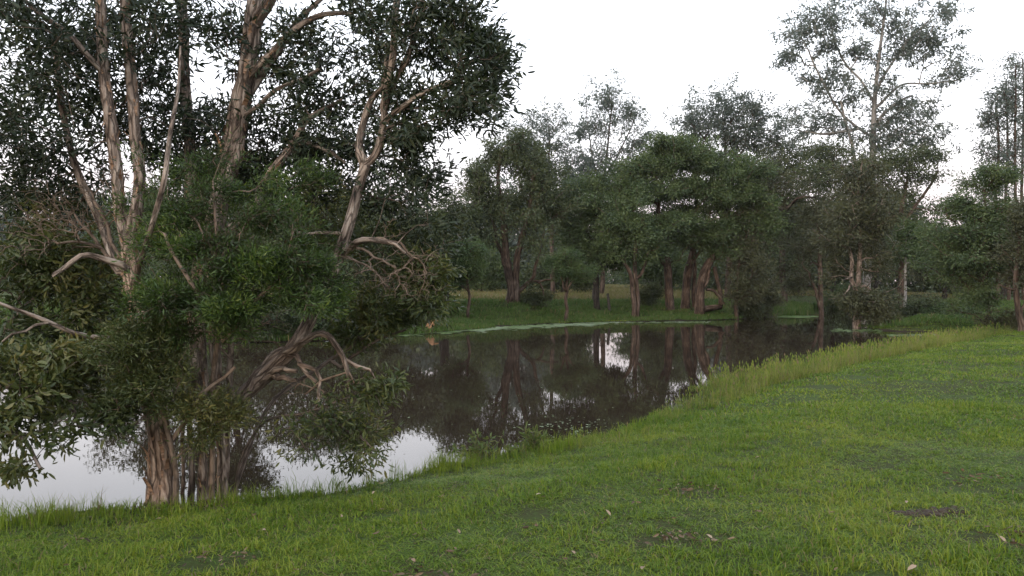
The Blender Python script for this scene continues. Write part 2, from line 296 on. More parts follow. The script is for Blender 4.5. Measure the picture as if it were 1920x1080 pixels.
class Skel:
    def __init__(s): s.p = []; s.r = []; s.par = []; s.pl = []; s.fix = []; s.tips = []; s.A = np.zeros((256, 4)); s.lid = []; s.nl = 0
    def add(s, p, par, r, fix):
        s.lid.append(s.nl-1 if fix else -1); s.p.append(np.asarray(p, float)); s.r.append(r); s.par.append(par); s.fix.append(fix)
        s.pl.append(0 if par < 0 else s.pl[par]+np.linalg.norm(s.p[-1]-s.p[par])); n = len(s.p)
        if n > len(s.A): s.A = np.vstack([s.A, np.zeros_like(s.A)])
        s.A[n-1, :3] = s.p[-1]; s.A[n-1, 3] = s.pl[-1]; return n-1
    def limb(s, pts, step, wob, R):
        """pts (n,4): x,y,z,r"""
        s.nl += 1
        q = catmull(pts, step)
        L = np.linspace(0, 1, len(q)); 
        q[1:, :3] += (wob*np.sin(L[1:, None]*R.uniform(6, 14, 3)+R.uniform(0, 6, 3)))*np.minimum(1, 3*q[1:, 3:4]/max(q[:, 3].max(), 1e-6))
        par = -1
        if s.p:
            d = np.linalg.norm(np.array(s.p)-q[0, :3], axis=1); par = int(d.argmin())
        for v in q: par = s.add(v[:3], par, max(v[3], .002), True)
    def tip(s, t, bf, step, R, bend=.15, r0=.004):
        A = s.A[:len(s.p)]; q = A[:, :3]-t; d = np.sqrt((q*q).sum(1))+bf*A[:, 3]
        up = q[:, 2]; d = d+.35*np.clip(up, 0, None)
        i = int(d.argmin()); a = s.p[i]; L = np.linalg.norm(t-a)
        m = max(2, int(L/step)); c = (a+t)/2+R.normal(0, bend*L, 3)*np.array([1, 1, .6])+np.array([0, 0, .12*L])
        par = i; path = []
        for k in range(1, m+1):
            u = k/m; par = s.add((1-u)**2*a+2*u*(1-u)*c+u*u*t, par, r0, False); path.append(par)
        s.tips.append(path)
    def finish(s, r0=.003, pw=2.2, taper=.75):
        n = len(s.p); acc = np.zeros(n); leaf = np.ones(n, bool)
        for i in range(n):
            if s.par[i] >= 0: leaf[s.par[i]] = False
        for i in range(n-1, -1, -1):
            if leaf[i]: acc[i] = max(acc[i], r0**pw)
            if s.par[i] >= 0: acc[s.par[i]] += acc[i]
        rr = acc**(1/pw)
        for i in range(n):
            if not s.fix[i]:
                pr = s.r[s.par[i]]
                s.r[i] = max(r0, min(rr[i], taper*pr if s.fix[s.par[i]] else pr))
    def tubes(s, base, rough=0., R=None, big=.06, sides_big=18, minr=0., split=False):
        n = len(s.p); kids = [[] for _ in range(n)]
        for i, q in enumerate(s.par):
            if q >= 0: kids[q].append(i)
        starts = [(i, -1) for i in range(n) if s.par[i] < 0]; G = {}; FL = []; run = 0
        P_ = np.array(s.p); R_ = np.array(s.r)
        while starts:
            i, pr = starts.pop(); ch = [pr] if pr >= 0 else []
            fixedstart = s.fix[i]
            while True:
                ch.append(i); ks = kids[i]
                if not ks: break
                same = [k for k in ks if s.fix[k] == s.fix[i]] or ks
                if s.fix[i] and not any(s.fix[k] for k in ks):
                    for k in ks: starts.append((k, i))
                    break
                b = max(same, key=lambda k: (k == i+1, s.r[k]))
                for k in ks:
                    if k != b: starts.append((k, i))
                i = b
            if len(ch) < 2: continue
            key = s.lid[ch[-1]] if split else 0; V, FQ, AT, cnt = G.setdefault(key, ([], [], [], [0])); off = cnt[0]; run += 1
            pts = P_[ch]; rad = R_[ch].copy()
            if pr >= 0: rad[0] = min(rad[0], rad[1]*1.25)
            if rad.max() < minr: continue
            mxr = rad.max(); k = sides_big if mxr > big else (8 if mxr > big*.35 else (5 if mxr > big*.12 else 3))
            tg = np.gradient(pts, axis=0); tg /= np.linalg.norm(tg, axis=1)[:, None]+1e-9
            ref = np.eye(3)[np.abs(tg.mean(0)).argmin()]
            u = np.cross(tg, ref); u /= np.linalg.norm(u, axis=1)[:, None]+1e-9; vv = np.cross(tg, u)
            ang = np.arange(k)/k*2*np.pi; ln = np.concatenate([[0], np.cumsum(np.linalg.norm(np.diff(pts, axis=0), axis=1))])
            rr = np.repeat(rad[:, None], k, 1)
            if rough and k >= 8:
                ph = R.uniform(0, 6.28, 8); f = 0
                for j in range(1, 6):
                    f = f+np.sin(ang[None, :]*j+ph[j]+ln[:, None]*(2.2 if j % 2 else -1.6)*(.7+.3*j)+1.3*np.sin(ln[:, None]*3.1*j+ph[(j+3) % 8]))/(j**.6)
                f = np.sign(f)*np.abs(f)**.7
                rr = rr*(1+rough*f*.45*np.clip((rad[:, None]-.018)/.06, .1, 1))
            ring = pts[:, None]+rr[:, :, None]*(np.cos(ang)[None, :, None]*u[:, None]+np.sin(ang)[None, :, None]*vv[:, None])
            V.append(ring.reshape(-1, 3)-base)
            AT.append(np.stack([np.cos(ang)[None]*np.maximum(rad[:, None], .02)+0*rr, np.sin(ang)[None]*np.maximum(rad[:, None], .02)+0*rr, ln[:, None]+0*rr+run*.37], -1).reshape(-1, 3))
            m = len(pts); idx = off+np.arange(m*k).reshape(m, k); nx = np.roll(idx, -1, 1)
            FQ.append(np.stack([idx[:-1], nx[:-1], nx[1:], idx[1:]], -1).reshape(-1, 4)); cnt[0] += m*k
            if mxr > max(big, .055): FL.append((pts, rad, u, vv))
        out_ = {k: (np.vstack(v[0]), [np.vstack(v[1])], np.vstack(v[2])) for k, v in G.items() if v[0]}
        return (out_, FL) if split else (*out_[0], FL)

def unit(a): return a/(np.linalg.norm(a, axis=-1, keepdims=True)+1e-9)

def leaf_frames(p, d, R, roll=None):
    d = unit(d); a = unit(np.cross(d, R.normal(0, 1, d.shape)))
    return d, a, np.cross(d, a)

def leaves_mesh(p, d, L, W, R, rich=False):
    """one folded blade per leaf; rich leaves have four corners a side"""
    n = len(p); d, s, nn = leaf_frames(p, d, R); L = L[:, None]; W = W[:, None]
    if not rich:
        l = p+d*L*.45+s*W*.5+nn*W*.15; r = p+d*L*.45-s*W*.5+nn*W*.15; t = p+d*L-nn*L*.06
        V = np.stack([p, l, t, r], 1).reshape(-1, 3); i = np.arange(n)[:, None]*4
        return V, [np.hstack([i, i+1, i+2]), np.hstack([i, i+2, i+3])]
    l1 = p+d*L*.3+s*W*.42+nn*W*.16; r1 = p+d*L*.3-s*W*.42+nn*W*.16
    l2 = p+d*L*.68+s*W*.44+nn*(W*.16-L*.04); r2 = p+d*L*.68-s*W*.44+nn*(W*.16-L*.04); t = p+d*L-nn*L*.12; mdl = p+d*L*.55-nn*L*.02
    V = np.stack([p, l1, l2, t, r2, r1], 1).reshape(-1, 3); i = np.arange(n)[:, None]*6
    return V, [np.hstack([i, i+1, i+2, i+3]), np.hstack([i, i+3, i+4, i+5])]

def sprig_points(sk, per, spread, R, along=.8, hang=0., out=.7):
    """leaf bases and directions round the outer part of every twig"""
    PP = []; DD = []
    for path in sk.tips:
        q = np.array([sk.p[i] for i in path])
        if len(q) < 2: continue
        m = max(1, int(per*R.uniform(.35, 1.65)))
        u = 1-along*R.uniform(0, 1, m)**1.4; f = u*(len(q)-1); i = np.minimum(f.astype(int), len(q)-2); fr = (f-i)[:, None]
        b = q[i]*(1-fr)+q[i+1]*fr; td = unit(q[i+1]-q[i])
        o = R.normal(0, 1, (m, 3)); o = o*spread*np.array([1, 1, .75])
        PP.append(b+o); DD.append(unit(td*out+R.normal(0, .6, (m, 3))+unit(o+1e-6)*.5+np.array([0, 0, -hang])))
    return np.vstack(PP), np.vstack(DD)

def blob_tips(b, R, clump=4):
    px, py, d, rx, ry, rd, n = b
    c = P(px, py, d); sc = np.array([rx/F*d, rd, ry/F*d])
    # uneven clumps: sub-centres through the volume, tips scattered round them, a few strays beyond the outline
    k = max(4, n//clump); v = unit(R.normal(0, 1, (k, 3)))*(R.uniform(0, 1, (k, 1))**.45)*R.uniform(.6, 1.3, (k, 1))
    wgt = R.uniform(.3, 1.6, k); j = R.choice(k, n, p=wgt/wgt.sum())
    q = v[j]+R.normal(0, 1, (n, 3))*.19*R.uniform(.4, 1.8, (n, 1))
    return c+q*sc

def px_limb(l, dz=None):
    r = []
    for (px, py, d, rp) in l:
        q = P(px, py, d); r.append([*q, rp/F*d])
    return np.array(r)

def tree(name, label, cat, limbs, blobs, bark, leaf, seed, group=None, root=None, bf=.25, step=.3, wob=.03, per=40, spread=.25, L=(.2, .3), Wd=.3,
         hang=.3, out=.7, rich=False, rough=.0, r0=.004, singles=0, twigmin=0., sides=12, big=.06, snap=True, flakes=0, dead=None, along=.8, flare=1.0):
    R = np.random.default_rng(seed); sk = Skel()
    if leaf == 'leaf_near': blobs = [(*b[:6], int(b[6]*2.1)) for b in blobs]
    elif leaf == 'leaf_low': blobs = [(*b[:6], int(b[6]*1.5)) for b in blobs]
    for j, l in enumerate(limbs):
        q = px_limb(l)
        if snap and (j == 0 or (len(l[0]) == 4 and l[0][1] > 540 and cat == 'tree' and abs(q[0, 2]-gz(q[0, 0], q[0, 1])) < .5)):
            g = gz(q[0, 0], q[0, 1]); q[0, 2] = g-.06
            if len(q) > 2 and q[1, 2] < g+.1: q[1, 2] = g+.15
        sk.limb(q, step if q[:, 3].max() < big else step*.5, wob, R)
    base = sk.p[0].copy(); base[2] = gz(base[0], base[1])
    t = thing(name, label, cat, base, group)
    tips = np.vstack([blob_tips(b, R, 5 if leaf == 'leaf_near' else 4) for b in blobs])
    A = np.array(sk.p); dd = np.array([np.linalg.norm(A-q, axis=1).min() for q in tips])
    for q in tips[dd.argsort()]: sk.tip(q, bf, step, R, r0=r0)
    sk.finish(r0=r0)
    G, FL = sk.tubes(base, rough, R, big=big, sides_big=sides, minr=twigmin, split=True); tr = None
    for key in sorted(G, key=lambda q: (q < 0, q)):
        V, Fc, AT = G[key]
        o = mesh_obj('trunk' if key == 0 else ('limb' if key > 0 else 'twigs'), V, Fc, M[bark if key == 0 or bark != 'paperbark_pale' else 'paperbark'], t, True, AT)
        if key == 0: tr = o
        if key < 0: o['kind'] = 'stuff'
    if per:
        p, d = sprig_points(sk, per, spread, R, hang=hang, out=out, along=along)
        n = len(p); Ls = R.uniform(L[0], L[1], n); Ws = Ls*Wd*R.uniform(.75, 1.25, n)
        keep = np.ones(n, bool)
        if singles:
            # the leaves nearest the viewer become leaf objects of their own
            x = p[:, 0]/p[:, 1]*F+CX; y = HY-(p[:, 2]-CAMZ)/p[:, 1]*F
            vis = (x > 0) & (x < 1920) & (y > 0) & (y < 1080); sc = np.where(vis, Ls/p[:, 1], 0)
            pick = np.argsort(-sc)[:singles]; keep[pick] = False
        V, Fc = leaves_mesh(p[keep]-base, d[keep], Ls[keep], Ws[keep], R, rich)
        cr = mesh_obj('crown', V, Fc, M[leaf], t); cr['kind'] = 'stuff'
        if singles: single_leaves(cr, p[pick]-base, d[pick], Ls[pick], Ws[pick], leaf, R)
    if flakes: bark_flakes(tr, FL, base, flakes, R)
    return t, sk

_leafme = {}
def single_leaves(t, p, d, L, W, mat, R):
    if mat not in _leafme:
        V, Fc = leaves_mesh(np.zeros((1, 3)), np.array([[0, 0, 1.]]), np.array([1.]), np.array([1.]), np.random.default_rng(3), True)
        # canonical leaf: length along z, blade across x
        V = np.array([(0, 0, 0), (.42, .16, .3), (.44, .12, .68), (0, -.12, 1), (-.44, .12, .68), (-.42, .16, .3)])
        o = mesh_obj('leaf', V, [np.array([[0, 1, 2, 3]]), np.array([[0, 3, 4, 5]])], M[mat]); _leafme[mat] = o.data
        bpy.data.objects.remove(o)
    d, s, nn = leaf_frames(p, d, R)
    for i in range(len(p)):
        o = bpy.data.objects.new('leaf', _leafme[mat]); C.objects.link(o); o.parent = t
        m = Matrix(((s[i, 0]*W[i], nn[i, 0]*W[i], d[i, 0]*L[i], p[i, 0]), (s[i, 1]*W[i], nn[i, 1]*W[i], d[i, 1]*L[i], p[i, 1]), (s[i, 2]*W[i], nn[i, 2]*W[i], d[i, 2]*L[i], p[i, 2]), (0, 0, 0, 1)))
        o.matrix_local = m

def bark_flakes(t, FL, base, n, R):
    """paper-thin curls of bark standing off the trunk"""
    V = []; Fq = []; AT = []; off = 0
    tot = sum(len(f[0]) for f in FL)
    for (pts, rad, u, v) in FL:
        for _ in range(int(n*len(pts)/tot)):
            i = R.integers(1, max(2, len(pts)-2)); a = R.uniform(0, 6.28); L = R.uniform(.6, 2.4)*rad[i]; wd = R.uniform(.06, .35)*rad[i]
            ax = unit(pts[min(i+1, len(pts)-1)]-pts[i-1]); nrm = np.cos(a)*u[i]+np.sin(a)*v[i]; tg = np.cross(ax, nrm)
            p0 = pts[i]+nrm*rad[i]*.97; k = 4; sgn = R.choice([-1, 1]); lift = R.uniform(.15, .55)*L
            for j in range(k+1):
                q = j/k; c = p0+ax*sgn*L*q+nrm*(lift*q**2.2)+tg*R.normal(0, .003)
                ww = wd*(1-.5*q)
                V += [c+tg*ww-base, c-tg*ww-base]; AT += [(c-p0)+[_*.37, 0, 0]]*2
            idx = off+2*np.arange(k)[:, None]; Fq.append(np.hstack([idx, idx+1, idx+3, idx+2])); off += 2*(k+1)
    if V:
        o = mesh_obj('peeling_bark', np.array(V), [np.vstack(Fq)], M['flake'], t, True, np.array(AT)); o['kind'] = 'stuff'

def twig_tangle(t, name, starts, boxes, n, seed, mat='deadtwig', r=.0024, sag=.5, label=None):
    """bare dead twigs arching out and drooping, as one part of its tree"""
    R = np.random.default_rng(seed); base = np.array(t.location); sk = Skel()
    for l in starts: sk.limb(px_limb(l), .08, .015, R)
    tips = np.vstack([blob_tips((*b[:6], b[6]*2), R) for b in boxes])
    A = np.array(sk.p); dd = np.array([np.linalg.norm(A-q, axis=1).min() for q in tips])
    for q in tips[dd.argsort()]: sk.tip(q, .22, .10, R, bend=.09, r0=r)
    sk.finish(r0=r)
    V, Fc, AT, FL = sk.tubes(base, 0, R, big=.05, sides_big=8)
    o = mesh_obj(name, V, Fc, M[mat], t, True, AT)
    if label: o['label'] = label
    return o

# ------------------------------------------------------------------ near trees on this bank
near = dict(rough=.26, sides=24, flakes=420, step=.16, wob=.012, big=.035, r0=.0025)
t1, _ = tree('paperbark_tree', 'thick pale-based paperbark tree at the water edge on the left, its bark peeling', 'tree', [
    [(300, 935, 7.7, 29), (300, 905, 7.7, 23), (297, 840, 7.7, 20), (290, 770, 7.75, 19), (280, 690, 7.85, 18), (264, 600, 7.95, 17), (250, 530, 8.0, 17), (243, 470, 8.0, 16)],
    [(246, 480, 8.0, 13), (228, 400, 8.02, 11), (222, 330, 8.05, 11), (212, 250, 8.1, 11), (195, 130, 8.15, 10), (186, 0, 8.2, 9), (180, -150, 8.3, 9), (190, -330, 8.4, 6)],
    [(246, 480, 8.0, 13), (257, 400, 8.05, 11), (262, 330, 8.1, 10), (252, 250, 8.2, 10), (242, 120, 8.3, 10), (235, 0, 8.4, 9), (226, -160, 8.5, 9), (245, -330, 8.6, 6)],
    [(197, 140, 8.15, 6), (140, 75, 8.0, 5), (70, 20, 7.9, 4), (0, -40, 7.8, 3)],
    [(222, 510, 8.0, 7), (190, 430, 8.2, 6.5), (150, 335, 8.4, 6.5), (130, 260, 8.5, 6), (112, 160, 8.6, 6), (98, 50, 8.7, 4)],
    [(252, 540, 7.85, 7), (258, 505, 7.6, 6), (272, 460, 7.3, 5), (288, 410, 7.1, 5), (310, 330, 7.05, 5), (320, 250, 7.2, 4), (332, 170, 7.6, 3), (338, 90, 8.0, 2)],
    [(235, 505, 7.9, 8), (200, 485, 7.8, 6), (150, 482, 7.7, 5), (105, 515, 7.6, 4), (98, 520, 7.6, 3)],
    [(262, 645, 7.9, 6), (165, 629, 7.6, 4.5), (85, 604, 7.35, 4), (0, 565, 7.15, 3), (-60, 540, 7.0, 2.5)],
    [(90, 605, 7.35, 2.6), (45, 618, 7.25, 2.2), (5, 640, 7.15, 2)]],
    [(60, 60, 8.2, 130, 110, 1.2, 70), (170, 190, 8.5, 120, 110, 1.2, 60), (40, 240, 8.3, 90, 90, 1.1, 45), (290, 90, 8.6, 90, 120, 1.0, 60), (150, -120, 8.3, 260, 140, 1.6, 60), (120, -420, 8.5, 200, 160, 1.6, 40), (90, 330, 8.6, 110, 80, .9, 40), (300, 260, 9.4, 130, 80, .8, 60), (60, 160, 9.2, 140, 120, .9, 60), (200, 60, 9.3, 160, 100, .9, 60), (60, 370, 9.3, 120, 50, .5, 40)],
    'paperbark_pale', 'leaf_near', 11, per=18, spread=.065, L=(.06, .115), Wd=.26, hang=.15, rich=True, singles=280, **near)

t2, _ = tree('paperbark_tree', 'multi-stemmed paperbark tree whose stout flaky trunk rises behind the green bush', 'tree', [
    [(378, 915, 8.0, 11), (378, 850, 8.05, 8), (378, 780, 8.1, 9), (374, 700, 8.2, 13), (370, 610, 8.3, 16), (382, 500, 8.5, 17), (412, 380, 8.7, 18), (443, 240, 8.9, 20), (460, 140, 9.0, 17), (474, 40, 9.1, 15), (488, -60, 9.2, 13), (505, -250, 9.4, 9)],
    [(358, 915, 7.95, 7), (357, 820, 8.0, 5), (363, 720, 8.1, 6), (370, 640, 8.2, 7)],
    [(416, 910, 7.95, 11), (417, 830, 8.0, 8), (409, 720, 8.1, 9), (399, 620, 8.2, 10), (396, 520, 8.4, 10), (410, 420, 8.6, 10)],
    [(340, 905, 8.2, 4), (344, 820, 8.25, 3.5), (358, 740, 8.3, 6)],
    [(396, 910, 7.8, 4.5), (394, 850, 7.8, 4), (397, 780, 7.9, 4), (388, 700, 8.0, 4)],
    [(440, 790, 8.1, 7), (432, 700, 8.1, 6), (428, 600, 8.1, 5), (420, 540, 8.2, 5)],
    [(462, 150, 9.0, 9), (500, 110, 8.9, 7), (545, 60, 8.8, 6), (600, 30, 8.8, 5), (660, 25, 8.8, 4)],
    [(452, 200, 8.95, 9), (485, 150, 9.1, 8), (520, 95, 9.2, 6), (560, 40, 9.3, 5), (620, -20, 9.4, 4)],
    [(470, 60, 9.1, 12), (505, 0, 9.0, 11), (530, -90, 8.9, 8)],
    [(440, 230, 8.9, 5), (520, 170, 8.7, 4), (600, 130, 8.6, 3)],
    [(360, 420, 8.9, 10), (352, 260, 9.3, 10), (345, 100, 9.5, 10), (335, -80, 9.6, 8)],
    [(400, 450, 8.6, 10), (470, 400, 8.7, 9), (502, 332, 8.8, 9), (531, 296, 8.8, 8), (554, 266, 8.85, 7), (578, 223, 8.9, 5), (640, 185, 9.0, 3)],
    [(554, 268, 8.85, 5), (604, 276, 8.8, 4), (648, 308, 8.8, 3)]],
    [(420, 60, 9.2, 90, 100, 1.0, 55), (560, 70, 9.1, 90, 80, 1.1, 40), (600, 180, 9.0, 80, 60, 1.0, 28), (380, 210, 9.5, 80, 70, 1.0, 40), (520, 230, 9.3, 80, 60, .9, 30), (610, 280, 9.1, 70, 50, .9, 35), (480, -140, 9.2, 220, 120, 1.6, 60), (500, -400, 9.4, 180, 140, 1.6, 30), (680, 40, 9.2, 60, 70, 1.0, 35), (520, 300, 9.9, 140, 60, .8, 70), (400, 330, 9.8, 110, 60, .8, 60), (600, 360, 9.8, 90, 40, .6, 40), (560, 130, 9.9, 130, 100, .8, 26), (640, 240, 9.8, 90, 80, .8, 26)],
    'paperbark', 'leaf_near', 12, per=17, spread=.065, L=(.06, .115), Wd=.26, hang=.15, rich=True, singles=220, **near)

t3, _ = tree('leaning_paperbark', 'slender paperbark tree leaning out to the right over the pond with forked upper stems', 'tree', [
    [(412, 850, 8.2, 10), (425, 790, 8.2, 11), (440, 760, 8.2, 13), (475, 725, 8.15, 14), (520, 680, 8.1, 14), (558, 636, 8.1, 13), (585, 590, 8.1, 12), (610, 540, 8.15, 11.5), (632, 495, 8.2, 11), (655, 420, 8.3, 10.5), (670, 350, 8.4, 9.5), (682, 308, 8.4, 10)],
    [(682, 308, 8.4, 8), (702, 290, 8.4, 7.5), (714, 249, 8.4, 6.5), (723, 197, 8.45, 6), (740, 156, 8.5, 5), (760, 119, 8.5, 6), (782, 50, 8.6, 5), (800, -80, 8.7, 4)],
    [(682, 308, 8.4, 9), (674, 280, 8.5, 8), (682, 233, 8.6, 7), (697, 187, 8.6, 6), (716, 160, 8.6, 5), (725, 110, 8.7, 4)],
    [(720, 210, 8.45, 7), (729, 135, 8.4, 7), (739, 88, 8.4, 7), (744, 0, 8.4, 6), (748, -120, 8.4, 4)],
    [(716, 235, 8.4, 6), (759, 197, 8.3, 5), (795, 172, 8.2, 4), (850, 150, 8.1, 3)],
    [(540, 660, 8.05, 10), (556, 655, 7.95, 8), (572, 638, 7.85, 7), (594, 624, 7.8, 6), (612, 630, 7.75, 6), (628, 650, 7.7, 5.5), (644, 671, 7.65, 5), (654, 697, 7.6, 4), (657, 726, 7.6, 3)],
    [(644, 671, 7.65, 4), (672, 687, 7.6, 4), (692, 696, 7.55, 3), (706, 712, 7.5, 2)],
    [(545, 665, 8.0, 6), (556, 668, 7.9, 4.5), (566, 690, 7.85, 4), (592, 714, 7.8, 3)],
    [(560, 682, 7.85, 4), (590, 692, 7.8, 4), (601, 714, 7.75, 3.5), (599, 756, 7.7, 3), (615, 790, 7.7, 2.5)],
    [(505, 702, 8.1, 6), (530, 690, 7.9, 5), (555, 698, 7.8, 4)],
    [(510, 706, 8.1, 7), (532, 709, 7.9, 5), (556, 713, 7.85, 4)],
    [(652, 467, 8.2, 7), (662, 459, 8.1, 6), (697, 449, 8.0, 5), (733, 456, 7.9, 4), (762, 474, 7.9, 3)],
    [(654, 440, 8.25, 4), (600, 437, 8.2, 3), (547, 436, 8.1, 2.5)],
    [(470, 728, 8.1, 12), (505, 680, 8.2, 11), (535, 655, 8.15, 9)]],
    [(860, 60, 8.3, 80, 70, .9, 75), (890, 140, 8.2, 70, 55, .8, 65), (860, 200, 8.2, 75, 40, .8, 40), (780, 60, 8.5, 80, 80, 1.0, 55), (700, 90, 8.7, 70, 90, .9, 26), (780, 170, 8.4, 60, 50, .8, 35), (770, 260, 8.4, 75, 40, .7, 40), (820, -80, 8.4, 160, 100, 1.4, 50), (720, -260, 8.6, 180, 120, 1.4, 30), (740, 370, 8.6, 90, 50, .8, 35), (810, 440, 8.5, 50, 60, .6, 30), (720, 310, 9.4, 110, 50, .8, 34), (800, 330, 9.0, 60, 40, .6, 24), (690, 180, 9.5, 80, 90, .8, 20), (920, 90, 8.2, 36, 60, .6, 24)],
    'paperbark', 'leaf_near', 13, per=15, spread=.065, L=(.06, .115), Wd=.25, hang=.15, rich=True, singles=220, **near)
twig_tangle(t3, 'dead_twigs', [[(697, 449, 8.0, 3), (740, 452, 7.95, 2.5), (775, 480, 7.9, 2)], [(662, 459, 8.1, 3), (700, 480, 8.0, 2.5), (740, 500, 7.9, 2)], [(645, 480, 8.2, 3), (690, 500, 8.0, 2), (730, 540, 7.9, 2)]],
            [(745, 515, 7.75, 60, 45, .35, 90), (690, 505, 7.8, 50, 36, .35, 40), (790, 490, 7.75, 36, 40, .3, 34), (720, 430, 8.0, 50, 26, .3, 16), (790, 550, 7.75, 40, 30, .25, 24)], 0, 21, label='tangle of bare dead twigs arching from the leaning trunk')
twig_tangle(t3, 'hanging_rootlets', [[(654, 697, 7.6, 2), (665, 720, 7.55, 1.5)], [(601, 714, 7.75, 2.5), (575, 740, 7.8, 2)]],
            [(680, 715, 7.55, 18, 18, .15, 14), (610, 760, 7.75, 25, 35, .2, 14), (560, 720, 7.9, 30, 30, .25, 14)], 0, 22)
twig_tangle(t1, 'dead_twigs', [[(215, 500, 8.0, 4), (170, 440, 8.1, 3), (140, 400, 8.1, 2)], [(225, 480, 8.0, 4), (180, 380, 8.2, 3)]],
            [(130, 400, 7.9, 90, 60, .5, 150), (60, 430, 7.8, 70, 70, .5, 90), (180, 340, 8.3, 60, 40, .5, 40)], 0, 23, label='grey mesh of bare dead twigs left of the trunk')
twig_tangle(t2, 'dead_twigs', [[(395, 610, 8.2, 4), (440, 600, 8.0, 3), (480, 620, 8.0, 2)], [(400, 640, 8.1, 3), (440, 680, 8.0, 2)]],
            [(460, 630, 8.2, 70, 45, .4, 60), (400, 605, 7.8, 60, 18, .3, 20), (520, 610, 8.4, 50, 30, .3, 26)], 0, 24)

low = dict(near); low['flakes'] = 0; low['rough'] = .1
# leafy low boughs: each rises from the bank as a thicket of its own
tree('leafy_thicket', 'dark broad-leaved thicket at the left edge hanging over bright water', 'thicket', [
    [(-120, 985, 7.0, 8), (-110, 900, 7.0, 7), (-70, 760, 7.4, 6), (-10, 640, 8.0, 4), (60, 560, 8.3, 3), (120, 500, 8.4, 2)],
    [(-90, 820, 7.05, 6), (-30, 800, 7.0, 5), (40, 820, 6.9, 4), (75, 880, 6.8, 3)],
    [(-60, 740, 7.1, 6), (30, 720, 7.1, 5), (120, 740, 7.2, 4), (150, 800, 7.2, 3)]],
    [(50, 680, 7.3, 120, 46, .5, 60), (60, 740, 7.1, 100, 50, .5, 55), (15, 800, 6.9, 45, 40, .4, 22), (35, 870, 6.85, 40, 26, .3, 9), (150, 690, 7.4, 100, 50, .5, 55), (60, 540, 8.3, 120, 50, .4, 60), (40, 420, 8.5, 110, 60, .4, 50), (90, 620, 8.2, 120, 36, .3, 44), (160, 500, 8.5, 90, 60, .4, 40), (115, 840, 6.9, 22, 36, .2, 6), (200, 760, 7.3, 50, 30, .3, 20), (190, 580, 8.3, 80, 50, .3, 34), (210, 800, 7.2, 50, 22, .25, 7), (90, 800, 7.0, 60, 30, .3, 8), (60, 470, 8.0, 90, 70, .6, 45)],
    'greybark', 'leaf_low', 31, per=19, spread=.055, L=(.05, .11), Wd=.32, hang=.25, rich=True, singles=300, **low)
tree('leafy_thicket', 'olive broad-leaved foliage spray drooping to the water right of the leaning trunk', 'thicket', [
    [(440, 908, 8.0, 3), (450, 870, 8.0, 2.5), (500, 790, 7.9, 2.2), (580, 770, 7.7, 2), (640, 750, 7.6, 1.8), (700, 740, 7.5, 1.5)],
    [(580, 770, 7.7, 3), (640, 800, 7.6, 2.5), (690, 830, 7.5, 2)]],
    [(650, 800, 7.6, 70, 55, .4, 60), (700, 720, 7.5, 45, 35, .3, 28), (690, 860, 7.5, 45, 30, .3, 22), (600, 800, 7.7, 50, 40, .4, 20), (740, 710, 7.4, 28, 26, .2, 8)],
    'greybark', 'leaf_low', 32, per=13, spread=.05, L=(.05, .095), Wd=.26, hang=.3, rich=True, singles=220, **low)
tree('leafy_thicket', 'yellow-tipped drooping foliage mass above the far lily line beside the dead twigs', 'thicket', [
    [(425, 905, 8.1, 4), (500, 770, 8.5, 4), (600, 690, 8.7, 4), (720, 600, 8.6, 4), (790, 540, 8.5, 3), (840, 560, 8.4, 2)],
    [(640, 690, 8.7, 4), (700, 640, 8.7, 3), (760, 620, 8.6, 2)]],
    [(800, 560, 8.4, 55, 50, .5, 65), (740, 590, 8.6, 60, 40, .5, 55), (680, 580, 8.8, 60, 45, .5, 50), (660, 630, 8.8, 50, 30, .4, 30), (790, 500, 8.5, 50, 40, .5, 35), (720, 450, 8.9, 90, 70, .6, 60), (620, 400, 9.2, 80, 80, .7, 60)],
    'greybark', 'leaf_low', 33, per=20, spread=.06, L=(.05, .10), Wd=.26, hang=.35, rich=True, singles=200, **low)
tree('bushy_shrub', 'dense bright green bush with fine narrow leaves in front of the left trunks', 'bush', [
    [(398, 912, 7.75, 5), (402, 850, 7.7, 5), (395, 760, 7.6, 5), (405, 650, 7.45, 5), (415, 560, 7.3, 4), (405, 450, 7.3, 3), (400, 340, 7.4, 2)],
    [(420, 640, 7.2, 5), (480, 560, 7.1, 4), (550, 500, 7.1, 3)], [(420, 600, 7.2, 5), (350, 520, 7.1, 4), (310, 440, 7.1, 3)]],
    [(400, 310, 7.8, 120, 45, .5, 34), (350, 400, 7.5, 75, 45, .4, 44), (480, 360, 7.7, 70, 40, .4, 34), (500, 420, 7.4, 80, 35, .4, 50), (380, 470, 7.2, 70, 35, .4, 60), (450, 500, 7.0, 60, 40, .4, 56), (540, 500, 7.1, 60, 34, .4, 56), (360, 550, 7.05, 70, 36, .4, 52), (450, 575, 7.0, 70, 30, .4, 52), (560, 555, 7.1, 60, 34, .35, 52), (300, 560, 7.2, 50, 40, .4, 36), (590, 510, 7.3, 45, 40, .3, 30), (470, 610, 7.15, 50, 18, .3, 16), (300, 620, 7.2, 50, 28, .3, 22), (460, 460, 8.2, 160, 70, .4, 60), (420, 540, 8.0, 160, 40, .3, 40), (270, 350, 7.7, 50, 60, .4, 16), (560, 340, 7.8, 60, 40, .4, 14), (620, 560, 7.4, 30, 30, .3, 12), (290, 440, 7.4, 45, 50, .4, 30)],
    'deadtwig', 'leaf_bush', 34, per=72, spread=.06, L=(.035, .075), Wd=.2, hang=-.2, along=.9, **low)
